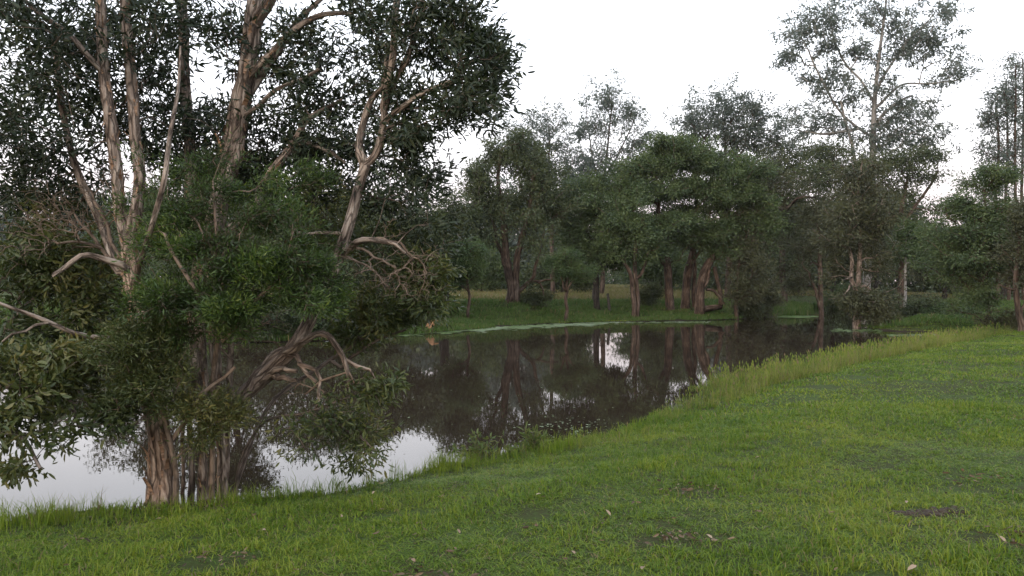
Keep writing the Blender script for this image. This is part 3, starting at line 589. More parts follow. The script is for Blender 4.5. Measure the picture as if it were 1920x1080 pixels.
tree('bushy_shrub', 'low fine-leaved olive scrub wrapped round the trunk bases on the left', 'bush', [
    [(330, 925, 7.5, 6), (325, 860, 7.45, 5), (310, 780, 7.4, 5), (290, 690, 7.3, 4), (270, 620, 7.3, 3)],
    [(320, 830, 7.45, 5), (380, 740, 7.4, 4), (440, 690, 7.4, 3)]],
    [(290, 700, 7.3, 70, 50, .35, 80), (350, 755, 7.4, 70, 26, .3, 46), (240, 640, 7.3, 60, 50, .4, 60), (430, 770, 7.5, 40, 30, .3, 30), (270, 640, 7.2, 50, 35, .3, 44), (385, 810, 7.4, 30, 30, .2, 20), (230, 740, 7.3, 40, 35, .3, 30)],
    'deadtwig', 'leaf_low', 35, per=42, spread=.065, L=(.04, .075), Wd=.2, hang=-.1, along=.9, **low)

# ------------------------------------------------------------------ far bank trees
far = dict(step=.5, wob=.05, big=.09, sides=10, r0=.012, twigmin=.0, rough=.15, bf=.3)
def ft(name, label, limbs, blobs, bark, leaf, seed, per=60, spread=.33, L=(.18, .32), Wd=.36, hang=.3, group='trees on the far bank', cat='tree', **kw):
    a = dict(far); a.update(kw)
    if leaf == 'leaf_gum': blobs = [(b[0], b[1], b[2], b[3]*1.4, b[4]*1.5, b[5]*1.4, int(b[6]*3)+3) for b in blobs]; per = int(per*.20); spread *= .5
    else: blobs = [(*b[:6], int(b[6]*1.9)+2) for b in blobs]; per = int(per*.72); spread *= .8; L = (L[0]*.72, L[1]*.72)
    return tree(name, label, cat, limbs, blobs, bark, leaf, seed, group=group, per=per, spread=spread, L=L, Wd=Wd, hang=hang, **a)

ft('dense_tree', 'dark rounded tree on the far bank glimpsed behind the leaning trunk', [[(620, 600, 35, 8), (622, 540, 35, 7), (615, 480, 35, 6), (620, 430, 35, 4)]],
   [(610, 425, 35, 80, 40, 1.8, 40), (640, 470, 34.5, 80, 60, 1.8, 40), (560, 480, 35, 70, 70, 1.8, 40), (600, 550, 34.5, 90, 40, 1.5, 30)], 'darkbark', 'leaf_olive', 41, per=85)
ft('dense_tree', 'tall olive tree on the far bank just right of the leaning trunk', [[(740, 600, 38, 8), (742, 520, 38, 7), (738, 460, 38, 5), (745, 420, 38, 3)]],
   [(680, 420, 38, 60, 40, 1.6, 34), (720, 450, 38, 80, 40, 1.8, 45), (780, 465, 38, 60, 36, 1.8, 40), (740, 510, 37.5, 90, 50, 1.8, 45)], 'darkbark', 'leaf_olive', 42, per=85)
ft('dense_tree', 'dark olive tree behind the small round tree near the lily line', [[(835, 590, 44, 9), (832, 520, 44, 8), (840, 460, 44, 5), (845, 400, 44, 3)]],
   [(850, 410, 44, 40, 40, 1.6, 34), (820, 450, 44, 60, 50, 1.8, 40), (870, 430, 44.5, 50, 55, 1.6, 40), (850, 500, 44, 60, 30, 1.6, 24), (890, 330, 46, 30, 45, 1.4, 22)], 'darkbark', 'leaf_olive', 43, per=110)
ft('dense_tree', 'dark tree across the water behind the left clump of trunks', [[(440, 600, 36, 9), (445, 540, 36, 8), (440, 460, 36, 6), (450, 400, 36, 5), (445, 340, 36, 3)]],
   [(450, 340, 36, 70, 40, 1.8, 40), (400, 370, 36, 90, 45, 1.9, 44), (290, 390, 37, 60, 50, 1.9, 34), (250, 460, 37, 60, 60, 1.9, 34), (440, 400, 36, 110, 60, 1.9, 60), (480, 500, 36, 90, 60, 1.9, 44), (380, 500, 36, 90, 60, 1.9, 44)], 'darkbark', 'leaf_olive', 44, per=70)
ft('dense_tree', 'low dark tree across the water at far left', [[(140, 600, 40, 9), (145, 560, 40, 8), (150, 500, 40, 6), (155, 450, 40, 4)]],
   [(150, 460, 40, 80, 40, 1.9, 36), (90, 510, 40, 80, 40, 1.9, 36), (220, 510, 40, 80, 45, 1.9, 36)], 'darkbark', 'leaf_dome', 45, per=110)
ft('young_tree', 'small round-crowned dark green tree on a thin trunk beside the lily line', [[(878, 578, 41, 3), (879, 545, 41, 2.6), (876, 510, 41, 2.2), (872, 470, 41, 1.5)]],
   [(868, 500, 41, 40, 30, 1.1, 46), (862, 470, 41, 34, 22, 1.0, 34), (885, 478, 41, 28, 26, .9, 28), (850, 520, 41, 26, 20, .8, 18)], 'farbark', 'leaf_young', 46, per=110, spread=.22, L=(.12, .22))
ft('paperbark_tree', 'old multi-trunked paperbark with pale bending limbs on the far bank swell', [
   [(955, 572, 46, 10), (957, 540, 46, 8), (953, 500, 46, 8), (945, 430, 46, 6), (935, 350, 46, 4), (940, 280, 46, 2)], [(966, 570, 46, 9), (966, 530, 46, 7), (972, 480, 46, 6), (988, 410, 46, 5), (1000, 330, 46, 3)],
   [(970, 548, 46, 4), (992, 530, 46, 4), (1004, 505, 45.8, 3), (1008, 488, 45.8, 2.5)], [(992, 530, 46, 2.5), (1015, 526, 45.5, 2), (1045, 525, 45, 1.5)], [(948, 500, 46, 4), (935, 460, 45.7, 3.5), (922, 410, 45.5, 2.5)], [(1005, 527, 45.7, 2), (1018, 540, 45.4, 1.6), (1020, 555, 45.3, 1)]],
   [(965, 295, 46, 50, 40, 1.6, 46), (915, 380, 46, 45, 55, 1.6, 40), (1000, 360, 46, 45, 55, 1.7, 40), (960, 420, 45.5, 60, 45, 1.7, 22), (1035, 410, 46, 40, 60, 1.6, 36), (900, 440, 46, 40, 40, 1.4, 14), (1010, 460, 45, 50, 30, 1.4, 12), (930, 300, 46.5, 36, 30, 1.2, 22), (1010, 300, 47, 36, 36, 1.4, 24), (1050, 350, 47, 36, 40, 1.5, 26), (885, 360, 46.5, 30, 40, 1.3, 20)], 'farbark', 'leaf_olive', 47, per=75, spread=.3)
ft('sapling', 'pale-trunked young tree with a small round green crown at the far water edge', [[(1062, 592, 43, 3.4), (1062, 570, 43, 3), (1063, 546, 43, 3)], [(1063, 546, 43, 2.4), (1054, 528, 43, 2), (1050, 512, 43, 1.6)], [(1063, 546, 43, 2.5), (1064, 525, 43, 2.2), (1063, 505, 43, 1.6)], [(1064, 542, 43, 1.8), (1073, 530, 43, 1.4)]],
   [(1050, 512, 43, 20, 14, .7, 16), (1072, 500, 43, 24, 20, .9, 26), (1060, 480, 43, 30, 14, .9, 24), (1100, 510, 43, 22, 14, .8, 16), (1035, 495, 43, 18, 18, .7, 12), (1085, 520, 43, 16, 12, .6, 8)], 'farbark', 'leaf_young', 48, per=80, spread=.2, L=(.12, .2))
ft('straight_tree', 'tree with one straight dark trunk standing beside the leaning fence post', [[(1120, 576, 48, 6), (1119, 540, 48, 5.4), (1118, 490, 48, 5), (1120, 430, 48, 4), (1115, 370, 48, 3)]],
   [(1110, 410, 48, 60, 40, 1.8, 50), (1095, 460, 48, 50, 35, 1.6, 34), (1140, 455, 48, 50, 35, 1.6, 36), (1120, 495, 48, 60, 12, 1.5, 24), (1085, 370, 48.5, 40, 36, 1.4, 30), (1060, 410, 48.5, 36, 40, 1.4, 26), (1120, 350, 49, 40, 30, 1.5, 26)], 'darkbark', 'leaf_dome', 49, per=90)
ft('tall_gum', 'sparse tall gum tree with an open lacy crown, highest of the middle trees', [[(1128, 580, 64, 5), (1130, 480, 64, 4), (1128, 400, 64, 3.4), (1132, 330, 64, 2.4), (1142, 250, 64, 1.6), (1150, 190, 64, 1)], [(1130, 360, 64, 2), (1112, 300, 64, 1.5), (1105, 260, 64, 1)], [(1133, 330, 64, 1.8), (1165, 280, 64, 1.4), (1190, 220, 64, .9)]],
   [(1140, 185, 64, 30, 35, 1.5, 26), (1115, 250, 64, 30, 35, 1.5, 24), (1165, 240, 64, 30, 35, 1.5, 24), (1188, 200, 64, 14, 14, .8, 10), (1130, 310, 64, 50, 35, 1.8, 34), (1180, 300, 64, 35, 30, 1.6, 18), (1100, 340, 64, 44, 34, 1.6, 34), (1160, 360, 64, 45, 34, 1.8, 34), (1200, 260, 64, 26, 22, 1.4, 16), (1210, 310, 64, 30, 30, 1.5, 22), (1075, 300, 64, 30, 34, 1.5, 20), (1090, 250, 64, 22, 24, 1.2, 10)], 'farbark', 'leaf_gum', 50, per=84, spread=.42, L=(.22, .38), Wd=.3, hang=.7)
ft('tall_gum', 'sparse gum tree with a lacy top left of the highest middle tree', [[(1035, 580, 62, 5), (1036, 480, 62, 4), (1032, 400, 62, 3), (1030, 320, 62, 2), (1028, 240, 62, 1)]],
   [(1028, 225, 62, 26, 26, 1.3, 22), (1012, 275, 62, 30, 30, 1.5, 24), (1050, 275, 62, 30, 28, 1.5, 20), (1068, 320, 62, 34, 30, 1.5, 24), (1020, 340, 62, 40, 35, 1.7, 34), (990, 280, 62, 30, 34, 1.5, 22), (1060, 360, 62, 36, 30, 1.5, 24), (965, 250, 62, 30, 24, 1.4, 16)], 'farbark', 'leaf_gum', 51, per=84, spread=.42, L=(.22, .36), Wd=.3, hang=.7)
ft('paperbark_tree', 'twin-stemmed paperbark with forked pale limbs left of the domed trees', [[(1188, 585, 46, 5), (1187, 555, 46, 4.5), (1185, 520, 46, 4), (1168, 492, 46, 3), (1145, 462, 46, 2)], [(1196, 583, 46, 4), (1194, 550, 46, 4), (1192, 510, 46, 4), (1192, 470, 46, 3.5), (1188, 420, 46, 3)], [(1196, 520, 46, 3), (1210, 495, 46, 2.5), (1216, 470, 46, 2)]],
   [(1175, 420, 46, 50, 34, 1.6, 40), (1150, 450, 46, 40, 26, 1.4, 26), (1210, 440, 46, 45, 30, 1.6, 34), (1185, 480, 46, 50, 18, 1.4, 12), (1165, 385, 46.5, 44, 24, 1.5, 28), (1180, 345, 48, 44, 26, 1.6, 30), (1150, 410, 48, 50, 40, 1.6, 30)], 'farbark', 'leaf_dome', 52, per=85)
ft('domed_paperbark', 'leftmost of the three domed paperbarks with layered dark crown', [[(1258, 580, 49, 9), (1254, 545, 49, 8), (1250, 500, 49, 7), (1240, 450, 49, 6), (1235, 390, 49, 4), (1245, 310, 49, 2)], [(1250, 500, 49, 4), (1228, 470, 49, 4), (1210, 430, 49, 3)]],
   [(1255, 278, 49, 62, 16, 2.2, 60), (1250, 305, 49, 90, 16, 2.2, 44), (1215, 320, 48.5, 65, 16, 2.2, 60), (1190, 365, 48, 50, 18, 2.0, 44), (1255, 365, 48.2, 70, 16, 2.2, 50), (1230, 420, 48, 80, 18, 2.2, 50), (1240, 470, 48, 60, 18, 1.8, 16)], 'farbark', 'leaf_dome', 53, per=90, spread=.28, hang=-.1)
ft('domed_paperbark', 'middle of the three domed paperbarks with a reddish split trunk', [[(1286, 578, 50, 10), (1288, 545, 50, 8), (1292, 505, 50, 8), (1298, 470, 50, 6), (1305, 400, 50, 4), (1310, 330, 50, 2)], [(1294, 495, 50, 4), (1310, 475, 49.7, 3), (1318, 462, 49.6, 2)], [(1300, 574, 50.4, 4), (1302, 530, 50.4, 4), (1300, 480, 50.2, 3.5)]],
   [(1310, 292, 50, 60, 14, 2.2, 44), (1330, 310, 50, 80, 15, 2.4, 60), (1290, 345, 49.3, 60, 15, 2.2, 46), (1340, 355, 49.2, 60, 15, 2.2, 46), (1300, 400, 49, 80, 17, 2.2, 50), (1310, 445, 49, 80, 18, 2.2, 40)], 'farbark', 'leaf_dome', 54, per=90, spread=.28, hang=-.1)
ft('domed_paperbark', 'rightmost of the three domed paperbarks with a trunk leaning right', [[(1310, 580, 48.5, 10), (1313, 550, 48.5, 9), (1322, 510, 48.5, 8), (1338, 475, 48.5, 6), (1352, 430, 48.5, 5), (1370, 370, 48.5, 3)], [(1320, 540, 48.5, 4), (1328, 520, 48.4, 3), (1330, 505, 48.3, 2)], [(1352, 575, 49, 5), (1348, 540, 49, 4), (1340, 500, 49, 4)], [(1356, 570, 48.9, 4), (1345, 550, 48.7, 3), (1326, 543, 48.5, 2.5)]],
   [(1385, 325, 48.5, 60, 16, 2.2, 56), (1360, 370, 48, 60, 16, 2.2, 46), (1410, 375, 48, 45, 22, 2.0, 40), (1370, 420, 48, 75, 20, 2.2, 50), (1360, 470, 48, 60, 20, 1.8, 30), (1425, 430, 48, 35, 40, 1.6, 30)], 'farbark', 'leaf_dome', 55, per=90, spread=.28, hang=-.1)
ft('tall_gum', 'blue-green gum crown rising behind the domed paperbarks', [[(1365, 575, 68, 6), (1366, 450, 68, 5), (1362, 360, 68, 3.4), (1360, 290, 68, 2.4), (1355, 220, 68, 1.2)], [(1362, 330, 68, 2.2), (1400, 270, 68, 1.7), (1415, 220, 68, 1)], [(1361, 310, 68, 2), (1320, 260, 68, 1.5), (1300, 230, 68, 1)]],
   [(1310, 222, 68, 36, 26, 1.6, 34), (1360, 210, 68, 40, 26, 1.8, 44), (1405, 205, 68, 26, 24, 1.5, 26), (1425, 240, 68, 28, 30, 1.5, 30), (1340, 255, 68, 50, 24, 1.8, 36), (1395, 270, 68, 45, 26, 1.8, 34), (1440, 280, 68, 30, 28, 1.4, 26), (1290, 250, 68, 26, 22, 1.4, 18), (1465, 260, 68, 26, 34, 1.5, 20), (1370, 240, 68, 50, 20, 1.8, 24)], 'farbark', 'leaf_gum', 56, per=80, spread=.42, L=(.22, .38), Wd=.34, hang=.5)
ft('paperbark_tree', 'small brown drooping paperbark at the water edge right of the domed trees', [[(1380, 597, 47.5, 4), (1381, 570, 47.5, 3.6), (1384, 530, 47.5, 3), (1388, 470, 47.5, 2)]],
   [(1400, 400, 48.5, 40, 50, 1.5, 36), (1440, 350, 50, 40, 40, 1.5, 34), (1392, 490, 47.5, 34, 50, 1.4, 40), (1400, 545, 47.3, 34, 30, 1.2, 30), (1420, 520, 47.3, 30, 40, 1.2, 28)], 'farbark', 'leaf_brown', 57, per=60)
ft('dense_tree', 'olive tree with bare pale twisting limbs behind the pond inlet', [[(1470, 585, 66, 7), (1468, 500, 66, 6), (1466, 430, 66, 5), (1475, 370, 66, 3)], [(1475, 395, 65.5, 3), (1450, 385, 63.5, 2.5), (1425, 360, 63, 2)], [(1470, 400, 65.5, 3), (1500, 370, 63, 2.5), (1540, 372, 63, 1.5)]],
   [(1465, 360, 66, 50, 40, 2.2, 44), (1450, 430, 66, 50, 40, 2.2, 44), (1500, 420, 66, 50, 40, 2.2, 44), (1470, 500, 66, 60, 40, 2.2, 50), (1480, 300, 67, 44, 40, 2.0, 44), (1440, 330, 66, 40, 40, 2.0, 34), (1530, 350, 66, 50, 50, 2.0, 44)], 'farbark', 'leaf_olive', 58, per=66, spread=.45, L=(.25, .4))
ft('paperbark_tree', 'pale-trunked paperbark with a leaning second stem standing in the inlet', [[(1540, 594, 54, 5), (1540, 560, 54, 4.5), (1537, 510, 54, 4.5), (1536, 450, 54, 3.5), (1532, 390, 54, 2)], [(1538, 580, 54, 3), (1528, 545, 54, 2.8), (1518, 510, 54, 2)], [(1536, 500, 54, 2), (1525, 492, 53.5, 1.5), (1516, 498, 53.2, 1)]],
   [(1530, 400, 54, 50, 40, 1.8, 44), (1510, 455, 54, 40, 30, 1.6, 30), (1555, 450, 54, 40, 36, 1.6, 34), (1500, 520, 55, 34, 40, 1.4, 26)], 'farbark', 'leaf_brown', 59, per=64, spread=.36)
ft('paperbark_tree', 'orange-trunked twin-stemmed paperbark standing in the water beside the islet', [
   [(1603, 616, 38.5, 9), (1608, 600, 38.5, 7.5), (1611, 575, 38.5, 6.5), (1608, 552, 38.5, 6)], [(1608, 555, 38.5, 4.5), (1600, 530, 38.5, 4), (1596, 495, 38.5, 3.6), (1592, 455, 38.5, 3), (1588, 400, 38.5, 2)],
   [(1609, 555, 38.5, 5), (1611, 520, 38.5, 4.6), (1612, 480, 38.5, 4.2), (1612, 430, 38.5, 3.5), (1610, 370, 38.5, 2.5), (1615, 300, 38.5, 1.5)], [(1614, 505, 38.5, 2.5), (1630, 510, 38.3, 1.8), (1648, 508, 38, 1.2)], [(1614, 490, 38.5, 2.2), (1622, 482, 38.3, 1.6), (1638, 482, 38.2, 1.2)], [(1612, 540, 38.5, 2.5), (1622, 536, 38, 2), (1632, 542, 37.8, 1.3)], [(1598, 520, 38.5, 2), (1585, 525, 38, 1.4)], [(1600, 535, 38.5, 2), (1590, 540, 38, 1.6), (1582, 552, 37.8, 1)]],
   [(1605, 390, 38.5, 60, 45, 1.7, 46), (1580, 440, 38.5, 45, 35, 1.4, 28), (1640, 430, 38.5, 45, 40, 1.4, 32), (1610, 330, 38.5, 45, 36, 1.5, 36), (1612, 562, 38.0, 44, 16, .9, 44), (1640, 590, 37.8, 26, 22, .7, 26), (1575, 500, 39, 40, 34, 1.2, 14), (1648, 500, 39, 36, 40, 1.2, 18)], 'paperbark', 'leaf_brown', 60, per=60, spread=.28)
ft('tall_gum', 'tallest gum tree with a smooth white trunk and wide airy crown at upper right', [
   [(1622, 580, 60, 8), (1628, 480, 60, 7), (1633, 400, 60, 6.5), (1635, 320, 60, 6), (1638, 230, 60, 5), (1641, 180, 60, 4), (1650, 100, 60, 3), (1660, 20, 60, 2), (1665, -40, 60, 1.2)],
   [(1633, 255, 60, 2.8), (1600, 232, 60, 2.4), (1572, 205, 60, 2), (1540, 150, 60, 2), (1515, 90, 60, 1.4)], [(1618, 340, 60, 3.5), (1600, 290, 60, 3), (1590, 240, 60, 2.5), (1575, 190, 60, 1.8)],
   [(1638, 190, 60, 2.8), (1612, 150, 60, 2.2), (1580, 110, 60, 1.8), (1560, 60, 60, 1.8)], [(1642, 178, 60, 2.8), (1670, 120, 60, 2.2), (1700, 80, 60, 1.8), (1740, 40, 60, 1.6)], [(1642, 200, 60, 2.6), (1690, 160, 60, 2), (1740, 158, 60, 1.5), (1800, 148, 60, 1)],
   [(1638, 240, 60, 3.5), (1670, 200, 60, 2.6), (1710, 180, 60, 2)], [(1612, 240, 60, 3), (1560, 250, 60, 2.4), (1510, 248, 60, 1.6)]],
   [(1485, 75, 60, 30, 26, 1.4, 26), (1470, 115, 60, 18, 16, .9, 12), (1525, 40, 60, 36, 22, 1.5, 32), (1575, 25, 60, 36, 24, 1.6, 28), (1545, 90, 60, 26, 20, 1.3, 20), (1600, 95, 60, 24, 14, 1.3, 16), (1560, 150, 60, 34, 22, 1.5, 34), (1540, 205, 60, 36, 14, 1.3, 18), (1640, 30, 60, 40, 26, 1.7, 36), (1700, 40, 60, 36, 26, 1.6, 34), (1745, 70, 60, 36, 26, 1.6, 34), (1700, 95, 60, 34, 20, 1.5, 26), (1795, 115, 60, 22, 28, 1.2, 20), (1775, 145, 60, 40, 12, 1.3, 16), (1680, 205, 60, 38, 24, 1.6, 40), (1725, 205, 60, 26, 14, 1.2, 14), (1770, 20, 60, 26, 20, 1.3, 14), (1620, -60, 60, 90, 40, 2.5, 40), (1500, 245, 60, 30, 16, 1.2, 14), (1590, 180, 60, 28, 18, 1.4, 18), (1560, 235, 60, 40, 18, 1.5, 24), (1600, 270, 60, 40, 20, 1.5, 22), (1700, 260, 60, 46, 22, 1.6, 34), (1750, 270, 60, 30, 26, 1.5, 20), (1665, 250, 60, 30, 20, 1.5, 20), (1520, 150, 60, 20, 20, 1.1, 10), (1660, 150, 60, 30, 20, 1.4, 14), (1650, 100, 60, 36, 20, 1.4, 18)], 'gumbark', 'leaf_gum', 61, per=62, spread=.36, L=(.24, .4), Wd=.3, hang=.6, rough=.05)
ft('dense_tree', 'olive tree with an open crown beneath the tallest gum', [[(1690, 580, 56, 7), (1692, 500, 56, 6), (1690, 420, 56, 5), (1700, 340, 56, 3)], [(1690, 430, 56, 4), (1640, 360, 56, 3), (1580, 320, 56, 2)], [(1692, 420, 56, 3.5), (1735, 360, 56, 2.5), (1760, 320, 56, 2)]],
   [(1550, 290, 56, 50, 26, 1.9, 40), (1520, 330, 56, 45, 30, 1.8, 36), (1600, 320, 56, 50, 26, 1.8, 36), (1690, 300, 56, 45, 26, 1.8, 34), (1740, 290, 56, 34, 20, 1.5, 20), (1730, 330, 56, 50, 20, 1.7, 26), (1680, 360, 56, 45, 30, 1.7, 24), (1650, 300, 56, 40, 34, 1.7, 30), (1640, 380, 57, 60, 45, 1.8, 44), (1690, 430, 56, 40, 24, 1.6, 26), (1660, 480, 56, 50, 40, 1.6, 40), (1770, 390, 56, 30, 16, 1.3, 10)], 'farbark', 'leaf_olive', 62, per=46, spread=.42, L=(.22, .36))
ft('slender_tree', 'thin straight pale trunk with a light green crown behind the islet', [[(1697, 585, 54, 2.6), (1697, 545, 54, 2.4), (1698, 500, 54, 2.2), (1700, 440, 54, 1.6)]],
   [(1700, 440, 54, 40, 26, 1.4, 30), (1690, 475, 54, 30, 16, 1.2, 18), (1720, 465, 54, 30, 20, 1.2, 18)], 'gumbark', 'leaf_young', 63, per=70, spread=.32)
ft('dense_tree', 'dark broad-crowned tree with three pale limbs on the right bank', [[(1850, 612, 32, 6), (1852, 590, 32, 5), (1853, 555, 32, 5), (1848, 535, 32, 5)], [(1850, 540, 32, 4), (1838, 522, 32, 3), (1826, 500, 32, 2)], [(1852, 540, 32, 4), (1856, 510, 32, 3), (1850, 440, 32, 2.5), (1845, 360, 32, 1.5)], [(1856, 545, 32, 3.4), (1870, 528, 32, 2.6), (1884, 510, 32, 2)]],
   [(1845, 335, 32, 34, 22, 1.2, 44), (1825, 390, 32, 50, 26, 1.4, 60), (1880, 405, 32, 50, 26, 1.4, 60), (1790, 445, 32, 45, 30, 1.3, 56), (1850, 450, 31.5, 70, 26, 1.5, 70), (1770, 490, 32.5, 36, 36, 1.2, 40), (1830, 495, 31.5, 60, 22, 1.3, 44), (1890, 480, 31.5, 50, 24, 1.3, 40), (1830, 560, 31.5, 34, 36, 1.0, 40)], 'farbark', 'leaf_dome', 64, per=66, spread=.2, L=(.12, .22))
ft('paperbark_tree', 'pinkish trunk with a drooping bare limb at the right edge', [[(1914, 625, 29, 7), (1912, 600, 29, 6), (1908, 560, 29, 5), (1906, 520, 29, 4), (1912, 460, 29, 3), (1925, 380, 29, 2)], [(1908, 543, 29, 2.6), (1890, 540, 29, 2), (1872, 535, 29, 1.4)], [(1914, 590, 29, 3), (1922, 565, 29, 2.4), (1930, 545, 29, 2)]],
   [(1920, 470, 29, 40, 34, 1.1, 40), (1950, 520, 29, 50, 50, 1.2, 40), (1925, 400, 29, 40, 40, 1.1, 36)], 'farbark', 'leaf_brown', 65, per=70, spread=.2, L=(.12, .22))
for j, (x, top, dd_, lab) in enumerate(((1868, 190, 62, 'leftmost slender gum stem of the tall stand at the right edge'), (1886, 150, 63, 'second slender gum stem from the left in the stand at the right edge'),
                                       (1902, 130, 61, 'third slender gum stem from the left in the stand at the right edge'), (1916, 110, 64, 'slender gum stem cut by the right picture edge'))):
    ft('slender_gum', lab, [[(x+4, 585, dd_, 3.6), (x+3, 480, dd_, 3.2), (x, 380, dd_, 2.8), (x+3, 280, dd_, 2.2), (x+1, top, dd_, 1.2)]],
       [(x, top+20, dd_, 22, 30, 1.2, 24), (x-14, top+80, dd_, 24, 34, 1.3, 24), (x+8, top+140, dd_, 24, 34, 1.3, 18), (x-14, top+170, dd_, 22, 30, 1.2, 14)], 'farbark', 'leaf_gum', 66+j, per=48, spread=.36, L=(.2, .34), Wd=.32, hang=.5, group='slender stand at the right edge')

# the second row, closing the gaps between the front trunks
for j, (px, top, d, w_, lab) in enumerate(((1055, 450, 70, 60, 'dark filler tree between the old paperbark and the straight trunk'), (1235, 440, 72, 70, 'dark tree in the second row behind the leftmost domed paperbark'),
        (1420, 380, 74, 60, 'dark tree in the second row right of the domed paperbarks'), (1560, 400, 78, 70, 'dark tree behind the back of the pond inlet'), (1640, 420, 80, 60, 'dark tree in the second row behind the tallest gum'),
        (1770, 430, 66, 60, 'dark tree in the second row behind the islet'), (1880, 400, 70, 60, 'dark tree in the second row at the right edge'), (905, 450, 72, 60, 'dark tree in the second row behind the small round tree'))):
    ft('dense_tree', lab, [[(px, 575, d, 5), (px+3, 520, d, 4), (px-3, (top+520)/2, d, 3.4), (px, top+15, d, 2)]],
       [(px, top+20, d, w_*.7, 30, 1.8, 24), (px-w_*.5, top+60, d, w_*.7, 34, 2.0, 26), (px+w_*.5, top+65, d, w_*.7, 34, 2.0, 26), (px, (top+530)/2+20, d, w_*1.1, (530-top)*.3, 2.2, 36)], 'darkbark', ('leaf_olive', 'leaf_dome', 'leaf_brown')[j % 3], 120+j, per=72, spread=.5, L=(.28, .45), Wd=.42, group='second row of far trees')
# understorey
def shrub(label, px, d, w, h, seed, leaf, n=60, per=60, L=(.12, .22)):
    g = gz((px-CX)/F*d, d); py = HY-(g-CAMZ)/d*F; hp = h/d*F; wp = w/d*F
    ft('shrub', label, [[(px, py, d, .03/d*F), (px+2, py-hp*.4, d, .02/d*F), (px, py-hp*.8, d, .012/d*F)]],
       [(px, py-hp*.45, d, wp, hp*.5, w*.8, n), (px+wp*.4, py-hp*.65, d, wp*.6, hp*.32, w*.6, n//2), (px-wp*.5, py-hp*.35, d, wp*.5, hp*.32, w*.5, n//2)], 'darkbark', leaf, seed, per=per, spread=.16, L=L, group='shrubs of the far bank', cat='shrub')
shrub('olive shrub left of the inlet beside the small brown paperbark', 1432, 49.5, 1.1, 2.2, 80, 'leaf_brown')
shrub('dark shrub overhanging the water right of the domed paperbarks', 1405, 48.6, .9, 1.2, 81, 'leaf_olive', 40)
shrub('dark shrub on the bank under the old multi-trunked paperbark', 1005, 46, .9, 1.0, 82, 'leaf_olive', 40)
shrub('green shrub between the straight trunk and twin-stemmed paperbark', 1215, 49.5, .8, 1.5, 83, 'leaf_olive', 40)
shrub('pale green shrub behind the islet', 1765, 46, .9, 1.7, 84, 'leaf_young', 50)
shrub('dark shrub right behind the islet below the thin pale trunk', 1722, 47, 1.2, 2.4, 85, 'leaf_olive', 60)
shrub('dark shrub between islet and right bank tree', 1800, 40, 1.0, 1.6, 86, 'leaf_dome', 50)
shrub('shrub filling the gap under the right edge trunks', 1880, 31.5, .8, 1.0, 87, 'leaf_brown', 50, L=(.08, .16))
shrub('shrub at the far shore below the yellow-tipped foliage', 700, 33.5, 1.4, 1.3, 88, 'leaf_olive', 50)
shrub('dark leafy shrub added on the far shore to darken the gap under the bright green bush', 480, 29.4, 1.7, 1.7, 91, 'leaf_olive', 60)  # this and the next two: added shrubs, darkening the bright bank and its reflection
shrub('dark leafy shrub added on the far shore to darken the gap just above the arching limb', 600, 30.4, 1.5, 1.4, 92, 'leaf_dome', 60)
shrub('dark leafy shrub added to darken the far shore left of the thick pale-based trunk', 230, 33, 1.8, 1.9, 93, 'leaf_olive', 60)
shrub('dark shrub at the back of the pond inlet', 1590, 66, 2.0, 3.2, 89, 'leaf_dome', 60, L=(.2, .34))
shrub('second dark shrub at the back of the pond inlet', 1655, 62, 1.8, 2.6, 90, 'leaf_olive', 60, L=(.2, .34))

# the tree line beyond the meadow: three kinds, copied
protos = []
for j, leaf in enumerate(('leaf_olive', 'leaf_dome', 'leaf_gum')):
    d = 100; px = 960
    t, _ = ft('distant_tree', 'distant tree in the dark tree line beyond the meadow', [[(960, 560, d, 4), (962, 480, d, 3), (958, 400, d, 1.5)]],
       [(960, 400, d, 40, 30, 2.6, 40), (930, 440, d, 44, 36, 2.8, 46), (990, 445, d, 44, 36, 2.8, 46), (960, 490, d, 60, 26, 3.2, 46)], 'darkbark', leaf, 95+j, per=60, spread=.7, L=(.45, .75), Wd=.4, group='distant tree line')
    protos.append(t)
def copy_tree(src):
    r = src.copy(); C.objects.link(r)
    for ch in src.children:
        c = ch.copy(); C.objects.link(c); c.parent = r
        for g in ch.children:
            q = g.copy(); C.objects.link(q); q.parent = c
    return r
R = np.random.default_rng(5); first = [True]*3
px = -240
while px < 2150:
    lo = 1095 < px < 1215
    d = R.uniform(92, 130) if not lo else R.uniform(170, 190)
    k = int(R.integers(0, 3)); o = protos[k] if first[k] else copy_tree(protos[k]); first[k] = False
    x = (px-CX)/F*d; o.location = (x, d, gz(x, d)-.1); o.rotation_euler = (0, 0, R.uniform(0, 6.28))
    s = R.uniform(.75, 1.15)*(1.0 if not lo else .55) ; o.scale = (s*R.uniform(.9, 1.3), s*R.uniform(.9, 1.3), s)
    px += R.uniform(38, 62)

# one mass of low scrub closing the view beyond the meadow
R = np.random.default_rng(15); n = 34000
pxs = R.uniform(-350, 2250, n); gap = (pxs > 1085) & (pxs < 1225)
d = np.where(gap, R.uniform(150, 160, n), R.uniform(88, 100, n)); x = (pxs-CX)/F*d; g = ground(x, d)
top = np.where(gap, 4.6, 6.5)*(.75+.28*wav(pxs, 0*pxs, .021, 6, 4)); z = g+top*R.uniform(0, 1, n)**.8
Ls = R.uniform(.45, .95, n); V, Fc = leaves_mesh(np.stack([x, d, z], 1), R.normal(0, 1, (n, 3))+[0, 0, .3], Ls, Ls*.5, R)
o = mesh_obj('distant_scrub', V, Fc, M['leaf_olive']); tag(o, 'dark mass of scrub closing the view beyond the meadow', 'scrub', kind='stuff')

